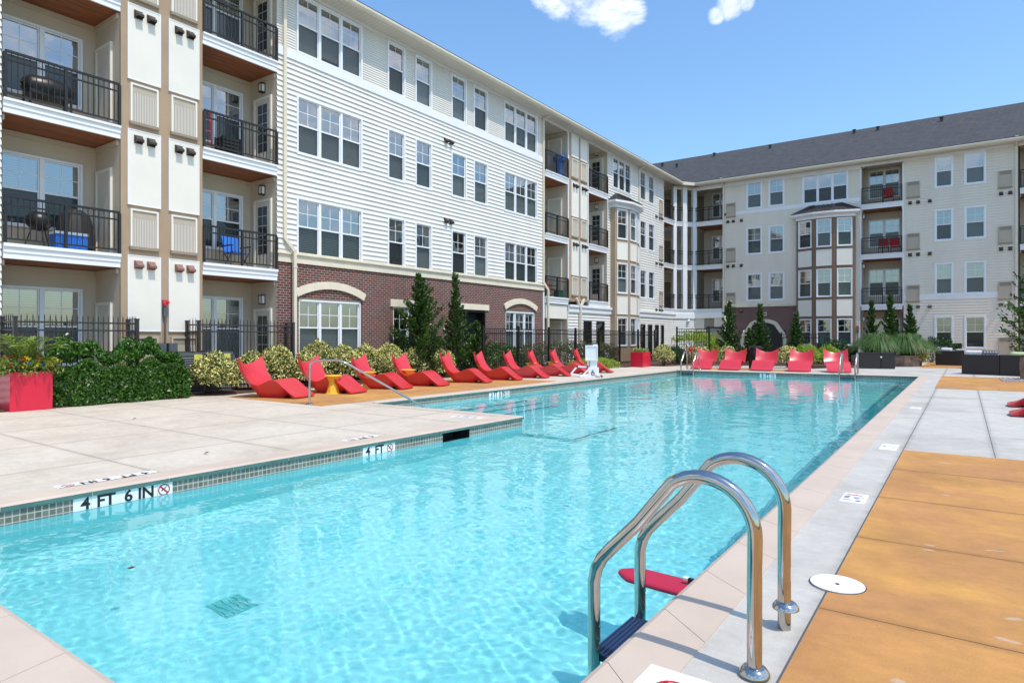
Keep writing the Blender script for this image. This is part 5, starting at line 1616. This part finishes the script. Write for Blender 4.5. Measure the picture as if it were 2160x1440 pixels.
# ------------------------------------------------------------------ fences
def fence(label, pts, h, n_bay=2.4, spear=True, pitch=.105, z=0, metal='black_metal', group='black iron fences'):
    root = thing('iron_fence', label, 'fence', (*pts[0], z), 0, group)
    o = Vector((*pts[0], 0))
    for a, b in zip(pts, pts[1:]):
        A, B2 = Vector((*a, 0)) - o, Vector((*b, 0)) - o
        Ln = (B2 - A).length; nb = max(1, round(Ln / n_bay)); d = (B2 - A).normalized()
        for k in range(nb + 1):
            p = A + d * (Ln * k / nb)
            m = MB(Fr(p, d, Vector((d.y, -d.x, 0)))); m.box((-.035, -.035, 0), (.035, .035, h + .04)); m.box((-.042, -.042, h + .04), (.042, .042, h + .065))
            m.build('post', M[metal], root)
            if k < nb:
                m = MB(Fr(p, d, Vector((d.y, -d.x, 0)))); w_ = Ln / nb
                for zz in (h - .07, h - .24, .12): m.box((.035, -.016, zz), (w_ - .035, .016, zz + .035))
                q = max(2, round(w_ / pitch))
                for i in range(1, q):
                    s = w_ * i / q
                    m.box((s - .008, -.008, .05), (s + .008, .008, h + (.06 if spear else -.07)))
                    if spear:
                        m.face(((s - .013, 0, h + .05), (s, .013, h + .05), (s, 0, h + .13))); m.face(((s + .013, 0, h + .05), (s, .013, h + .05), (s, 0, h + .13))); m.face(((s - .013, 0, h + .05), (s, -.013, h + .05), (s, 0, h + .13))); m.face(((s + .013, 0, h + .05), (s, -.013, h + .05), (s, 0, h + .13)))
                m.build('picket_panel', M[metal], root)
    return root
fence('bronze iron fence with spear tops around the left patio, behind the laurel hedge', [(-16.55, 4.8), (-15.9, 4.83), (-15.9, 7.2), (-16.5, 7.27)], 1.78, metal='bronze_metal')
fence('iron fence with spear tops around the second patio, behind the first loungers', [(-16.5, 8.7), (-16.05, 8.77), (-16.05, 11.6), (-16.5, 11.7)], 1.78, metal='bronze_metal')
fence('long black pool fence running along the hedge from the holly trees to the far corner', [(-14.45, 18.6), (-14.45, 34.6)], 1.78, spear=False, pitch=.12)
fence('taller black fence panel in front of the lime shrubs in the far corner', [(-12.3, 32.4), (-10.6, 32.4)], 1.9, n_bay=1.7, spear=False, pitch=.13)
fence('low black fence behind the far hollies in front of the brick archway', [(-9.9, 36.6), (-6.2, 36.6)], 1.62, spear=False, pitch=.12)

# ------------------------------------------------------------------ condensers
def condenser(label, x, y):
    root = thing('air_conditioner', label, 'air conditioner', (x, y, .03), 0, 'condenser units by the hedge')
    m = MB(); a = .38
    m.box((-a, -a, 0), (a, a, .06)); m.box((-a, -a, .92), (a, a, 1.0))
    for sx in (-1, 1):
        for sy in (-1, 1): m.box((sx * a - .03, sy * a - .03, .06), (sx * a + .03, sy * a + .03, .92))
    m.build('casing', M['grey_metal'], root)
    m = MB()
    for k in range(15):
        z = .09 + k * .055
        for s in (-1, 1):
            m.face(((-a, s * (a + .012), z), (a, s * (a + .012), z), (a, s * (a - .02), z + .045), (-a, s * (a - .02), z + .045)))
            m.face(((s * (a + .012), -a, z), (s * (a + .012), a, z), (s * (a - .02), a, z + .045), (s * (a - .02), -a, z + .045)))
    m.build('louvre', M['grey_metal'], root)
    m = MB(); m.box((-.33, -.33, .08), (.33, .33, .9)); m.build('coil', M['dark'], root)
    m = MB(); m.lathe([(.0, 1.0), (.06, 1.0), (.07, 1.02), (.30, 1.03), (.31, 1.0)], n=20); m.build('fan_guard', M['black_metal'], root)
    m = MB(); m.box((a + .014, .12, .74), (a + .018, .30, .96)); m.build('sticker', M['lf_label'], root)
M['lf_label'] = mat('yellow_label', (.62, .58, .12), .5)
condenser('grey louvred condenser with yellow label, nearer to the laurel hedge', -15.65, 8.1)
condenser('grey louvred condenser farther back against the wall', -16.05, 9.1)

# ------------------------------------------------------------------ furniture on the right
def wicker_box(name, label, cat, loc, rz, w_, d_, h, seam=None, group=None):
    root = thing(name, label, cat, loc, rz, group)
    m = MB()
    cuts = [-w_ / 2] + ([seam] if seam is not None else []) + [w_ / 2]
    for a, b in zip(cuts, cuts[1:]):
        m = MB(); m.box((a + .012, 0, .03), (b - .012, d_, h - .03)); m.box((a + .004, -.012, h - .03), (b - .004, d_ + .012, h)); m.box((a + .012, -.006, .0), (b - .012, d_ - .02, .045))
        for k in range(6):
            z = .1 + k * (h - .16) / 6
            m.box((a + .012, -.004, z), (b - .012, 0, z + .008))
        m.build('wicker_body', M['wicker'], root)
    return root
wb = wicker_box('deck_box', 'black wicker double storage bench below the ornamental grass', 'storage bench', (-3.18, 32.9, 0), R(14), 1.42, .7, .72, .15)
m = MB(); m.box((.12, -.02, .50), (.19, -.003, .56)); m.build('latch', M['white_plastic'], wb)
sf = wicker_box('wicker_sofa', 'long dark wicker sofa seen from behind at the right edge, cushions showing above', 'sofa', (1.42, 29.55, 0), R(-20), 3.2, .95, .75, -.36)
def cushion(label, loc, rz, w_, d_, h, m_, tilt=0, cat='cushion'):
    g = MB(); n = 10
    def P(u, v, s):
        k = (1 - abs(u) ** 4) * (1 - abs(v) ** 4)
        return (u * w_ / 2, s * d_ / 2 * (k ** .4), v * h / 2 + h / 2)
    for s in (-1, 1):
        I = [[g.pt(P(-1 + 2 * i / n, -1 + 2 * j / n, s)) for i in range(n + 1)] for j in range(n + 1)]
        for j in range(n):
            for i in range(n): g.idx((I[j][i], I[j][i + 1], I[j + 1][i + 1], I[j + 1][i]))
    o = g.build('cushion', M[m_], None, smooth=True)
    o.location = loc; o.rotation_euler = (tilt, 0, rz)
    return tag(o, label, cat, 'cushions on the wicker sofas')
M['cush_white'] = mat('cushion_white', (.78, .74, .74), .8, var=.12, vscale=9)
M['cush_lime'] = mat('cushion_lime', (.66, .70, .38), .8)
M['cush_print'] = brick_mat('cushion_print', (.72, .70, .70), (.45, .38, .40), (.16, .15, .17), bw=.09, rh=.09, ms=.02, rough=.9, bump=0)
cs, sn = math.cos(R(-20)), math.sin(R(-20))
sl = lambda x, y, z: (1.42 + x * cs - y * sn, 29.55 + x * sn + y * cs, z)
cushion('white pillow at the left end of the wicker sofa back', sl(-1.25, .22, .58), R(-20), .62, .2, .34, 'cush_white', R(12))
cushion('black and white patterned pillow on the wicker sofa back', sl(-.72, .24, .56), R(-20), .56, .2, .38, 'cush_print', R(12))
cushion('lime cushion along the wicker sofa back', sl(.3, .28, .52), R(-20), .9, .2, .36, 'cush_lime', R(10))
sf2 = wicker_box('wicker_sofa', 'farther dark wicker sofa left of the long one, near the orange paving', 'sofa', (-.25, 38.8, 0), R(-8), 1.9, .9, .73)
cushion('small white pillow peaking above the farther wicker sofa', (-.72, 39.2, .52), R(-8), .5, .2, .36, 'cush_white', R(8))
cushion('pale pillow at the right of the farther wicker sofa', (-.1, 39.2, .5), R(-8), .5, .2, .34, 'cush_print', R(8))
bn = thing('litter_bin', 'black round litter bin between the second and third facing red loungers', 'bin', (-7.62, 29.7, .0))
m = MB(); m.lathe([(.26, 0), (.28, .04), (.28, .88), (.30, .90), (.30, .98), (.24, 1.02), (.2, 1.0), (.19, .6)], n=24); m.build('body', M['black_metal'], bn, auto=35)
m = MB()
for k in range(24): m.box((.281 * math.cos(k * .2618) - .008, .281 * math.sin(k * .2618) - .008, .05), (.281 * math.cos(k * .2618) + .008, .281 * math.sin(k * .2618) + .008, .87))
m.build('slat_ring', M['black_metal'], bn)
# stone walls
def stone_wall(label, poly_, h):
    c = Vector((sum(p[0] for p in poly_) / len(poly_), sum(p[1] for p in poly_) / len(poly_)))
    root = thing('stone_wall', label, 'stone wall', (c.x, c.y, 0), 0, 'stacked stone walls')
    g_ = random.Random(int(h * 100))
    m = MB(); z = 0
    while z < h - .06:
        hh = min(.15, h - .06 - z)
        for i in range(len(poly_)):
            a, b = Vector(poly_[i]) - c, Vector(poly_[(i + 1) % len(poly_)]) - c
            Ln = (b - a).length; d = (b - a).normalized(); n_ = Vector((d.y, -d.x)); s = 0
            while s < Ln - .05:
                w_ = min(g_.uniform(.2, .42), Ln - s); e = g_.uniform(0, .035)
                F = Fr((a + d * s).to_3d(), d.to_3d(), n_.to_3d()); q = MB(F)
                q.box((.006, -.2, z + .004), (w_ - .006, e, z + hh - .004))
                o_ = len(m.v); m.v += q.v; m.f += [[x + o_ for x in f_] for f_ in q.f]; m.m += q.m
                s += w_
        z += hh
    m.build('stone_course', M['stone_u'], root)
    m = MB(); m.prism([((Vector(p) - c) * 1.0).to_tuple() for p in poly_], h - .06, h); m.build('capstone', M['stone_u'], root)
    return root
M['stone_u'] = mat('stone_rough', (.245, .165, .125), .95, var=.35, vscale=3, bump=.8, bscale=22)
stone_wall('low reddish stacked stone wall holding the ornamental grass bed', [(-4.6, 36.0), (-2.35, 36.0), (-1.75, 36.6), (-1.75, 38.6), (-4.6, 38.6)], .52)
stone_wall('stacked stone wall end at the right edge beside the wicker sofa', [(1.52, 27.0), (4.2, 25.6), (4.6, 27.4), (2.2, 28.6)], .74)
gp = MB(); g_ = random.Random(4)
for k in range(260):
    x, y = g_.uniform(1.0, 1.9), g_.uniform(25.6, 27.6)
    r = g_.uniform(.015, .045)
    gp.lathe([(0, 0), (r, .004), (r * .7, r * .8), (0, r)], (x, y, .004), n=5, rot=g_.uniform(0, 6))
struct(gp.build('gravel', mat('gravel', (.42, .37, .34), .9, var=.4, vscale=20)), 'stuff')

# ------------------------------------------------------------------ small things on and by the walls
def alarm(label, fr, s, z, zb):
    root = thing('fire_alarm', label, 'fire alarm', tuple(fr((s, .05, z))))
    o = fr((s, .05, z)); F = Fr(Vector((0, 0, 0)), fr.t, fr.n)
    m = MB(F); m.box((-.055, 0, -.07), (.055, .08, .07)); m.tube([(-.045, .08, 0), (-.045, .13, 0)], .032, n=10); m.tube([(.045, .08, .01), (.045, .13, .01)], .032, n=10)
    m.build('red_horn', M['red_plastic'], root)
    m = MB(F); m.tube([(0, .05, -.09), (0, .05, zb - z)], .02, n=8); m.box((-.05, .0, -.36), (.05, .07, -.10)); m.build('conduit', M['grey_metal'], root)
alarm('red fire department connection on a pipe between the cream panels', LF, 8.15, 2.28, 1.1)
alarm('small red fire alarm at the foot of the siding beside the far brown bay', RF, -5.34, 2.05, .5)
mb_ = thing('meter_box', 'pair of small grey meter boxes low between the cream panels', 'meter box', (-16.5, 8.15, 1.1))
for k, y in enumerate((-.14, .14)):
    m = MB(); m.box((-.02, y - .11, -.16), (.12, y + .11, .16)); m.box((.12, y - .09, -.12), (.13, y + .09, .12)); m.build('box', M['grey_metal'], mb_)
xs_ = thing('exit_plate', 'small red and white plate above the far brick archway', 'sign', (-10.9, 44.42, 2.96))
m = MB(); m.box((-.2, -.03, -.11), (.2, .02, .11)); m.build('plate', M['sign_white'], xs_)
m = MB(); m.box((-.17, -.034, -.07), (-.03, -.03, .07)); m.box((.03, -.034, -.07), (.17, -.03, .07)); m.build('print_block', M['red_mark'], xs_)
gd = thing('equipment_door', 'plain grey equipment door left of the far hollies', 'door', (-14.1, 44.44, 0))
m = MB(); m.box((-.55, -.06, 0), (.55, .0, 2.05)); m.build('door_leaf', M['grey_door'], gd)
m = MB(); m.box((-.62, -.08, 2.05), (.62, .0, 2.14)); m.box((-.62, -.08, 0), (-.55, 0, 2.05)); m.box((.55, -.08, 0), (.62, 0, 2.05)); m.build('door_frame', M['black_metal'], gd)

# balcony furniture
def fold_chair(label, loc, rz, m_, group):
    root = thing('folding_chair', label, 'chair', loc, rz, group)
    m = MB(); m.box((-.25, -.24, .40), (.25, .22, .43)); m.build('seat', M[m_], root)
    m = MB(); m.bar((0, .22, .46), (0, .36, .92), .5, .03, up=(0, 1, 0)); m.build('backrest', M[m_], root)
    for a, b in (((-.26, -.25, 0), (-.26, .25, .45)), ((.26, -.25, 0), (.26, .25, .45)), ((-.26, .25, 0), (-.26, -.25, .45)), ((.26, .25, 0), (.26, -.25, .45))):
        m = MB(); m.tube([a, b], .012, n=6); m.build('leg', M['black_metal'], root)
    for sx in (-.28, .28):
        m = MB(); m.box((sx - .025, -.25, .6), (sx + .025, .25, .63)); m.tube([(sx, -.23, .44), (sx, -.23, .6)], .011, n=6); m.build('armrest', M['black_metal'], root)
    return root
GC = 'chairs on the balconies'
fc = fold_chair('bright blue folding chair on the second-floor balcony beside the siding', (-17.1, 10.45, SLAB[1][1]), R(90), 'blue', GC)
fold_chair('red folding chair on the top far balcony of the right wing', (-3.75, 44.95, SLAB[3][1]), R(180), 'red_cloth', GC)
fold_chair('left red folding chair of the pair on the third-floor right wing balcony', (-4.0, 44.9, SLAB[2][1]), R(185), 'red_cloth', GC)
fold_chair('right red folding chair of the pair on the third-floor right wing balcony', (-3.35, 44.9, SLAB[2][1]), R(172), 'red_cloth', GC)
fold_chair('red folding chair on the low balcony just past the brick', (-17.0, 27.4, SLAB[1][1]), R(90), 'red_cloth', GC)
def grill(label, loc, rz):
    root = thing('barbecue_grill', label, 'grill', loc, rz, 'covered grills on the balconies')
    m = MB(); n = 14
    sec = [(-.5, .02), (-.48, .12), (-.36, .22), (0, .27), (.36, .22), (.48, .12), (.5, .02)]
    rings = [[m.pt((x, .02 + (r + .05) * math.cos(a) * .9, .62 + max(-.16, (r + .02) * math.sin(a)))) for a in [2 * math.pi * k / n for k in range(n)]] for x, r in sec]
    for a, b in zip(rings, rings[1:]):
        for k in range(n): m.idx((a[k], a[(k + 1) % n], b[(k + 1) % n], b[k]))
    m.idx(rings[0]); m.idx(rings[-1]); m.build('lid', M['black_metal'], root, smooth=True)
    m = MB(); m.box((-.42, -.2, .42), (.42, .24, .5)); m.box((-.42, -.2, .1), (.42, .24, .14)); m.build('shelf', M['black_metal'], root)
    for x in (-.4, .4):
        for y in (-.18, .22):
            m = MB(); m.box((x - .02, y - .02, 0), (x + .02, y + .02, .44)); m.build('leg', M['black_metal'], root)
grill('black lidded grill on the third-floor left balcony', (-17.2, 5.85, SLAB[2][1]), R(90))
cv = thing('barbecue_grill', 'tall black covered grill on the second-floor left balcony behind the blue cooler', 'grill', (-17.35, 6.45, SLAB[1][1]), R(90), 'covered grills on the balconies')
m = MB(); m.lathe([(.40, 0), (.41, .3), (.36, .7), (.30, .92), (.16, 1.04), (0, 1.06)], n=10, rot=.3); m.build('cover', M['wicker'], cv, auto=30)
kt = thing('kettle_grill', 'small round black kettle grill at the left of the second-floor left balcony', 'grill', (-17.2, 5.68, SLAB[1][1]))
m = MB(); m.lathe([(.02, .42), (.16, .46), (.25, .56), (.27, .64), (.25, .74), (.15, .84), (0, .87)], n=16); m.build('bowl', M['black_metal'], kt, smooth=True)
for k in range(3):
    a = k * 2.094; m = MB(); m.tube([(.14 * math.cos(a), .14 * math.sin(a), .5), (.3 * math.cos(a), .3 * math.sin(a), 0)], .012, n=6); m.build('leg', M['black_metal'], kt)
co = thing('cooler', 'bright blue picnic cooler on the second-floor left balcony', 'cooler', (-16.95, 6.18, SLAB[1][1]), R(90))
m = MB(); m.prism([(-.32, -.17), (.32, -.17), (.33, .17), (-.33, .17)], 0, .36); m.build('tub', M['blue'], co)
m = MB(); m.box((-.34, -.19, .36), (.34, .19, .42)); m.build('lid', M['white_plastic'], co)
bx = thing('storage_tub', 'green storage tub on the low balcony just past the brick', 'tub', (-16.9, 28.0, SLAB[1][1]), R(90))
m = MB(); m.prism([(-.2, -.15), (.2, -.15), (.2, .15), (-.2, .15)], 0, .36); m.build('tub', M['green_plastic'], bx)
m = MB(); m.box((-.22, -.17, .36), (.22, .17, .40)); m.build('lid', M['green_plastic'], bx)
hd = thing('hand_truck', 'red hand truck standing on the third-floor balcony beside the siding', 'hand truck', (-16.95, 9.45, SLAB[2][1]), R(80))
m = MB()
for x in (-.16, .16): m.tube([(x, 0, .05), (x, .05, 1.15)], .02, n=8)
for z in (.3, .6, .9, 1.12): m.tube([(-.16, .02 + z * .02, z), (.16, .02 + z * .02, z)], .015, n=6)
m.box((-.18, -.2, .03), (.18, .0, .05)); m.build('frame', M['red_plastic'], hd)
for x in (-.2, .2):
    m = MB(); m.tube([(x - .02, .1, .1), (x + .02, .1, .1)], .1, n=16); m.build('wheel', M['black_metal'], hd)
cr = thing('crate', 'black crate on the third-floor balcony beside the siding', 'crate', (-17.2, 10.25, SLAB[2][1]))
m = MB()
for k in range(6): m.box((-.2, -.26, .02 + k * .1), (.2, .26, .09 + k * .1))
for sx in (-.2, .2):
    for sy in (-.26, .26): m.box((sx - .02, sy - .02, 0), (sx + .02, sy + .02, .62))
m.build('slats', M['black_metal'], cr)
tp = thing('covered_bundle', 'blue tarp bundle on the rail of the top far left balcony', 'tarp', (-16.85, 28.0, SLAB[3][1]))
m = MB(); m.lathe([(.16, .0), (.17, .75), (.3, .86), (.34, 1.0), (.26, 1.12), (.08, 1.18), (0, 1.18)], n=12); m.build('tarp', M['blue'], tp, auto=30)
fl = thing('floodlight', 'white floodlight under the corner porch', 'light', (-15.85, 44.0, 2.62))
m = MB(); m.lathe([(0, -.16), (.09, -.14), (.12, -.04), (.05, .04), (.03, .12)], n=12); m.build('head', M['white_plastic'], fl)
m = MB(); m.box((-.05, -.05, .10), (.05, .05, .16)); m.build('bracket', M['white_plastic'], fl)
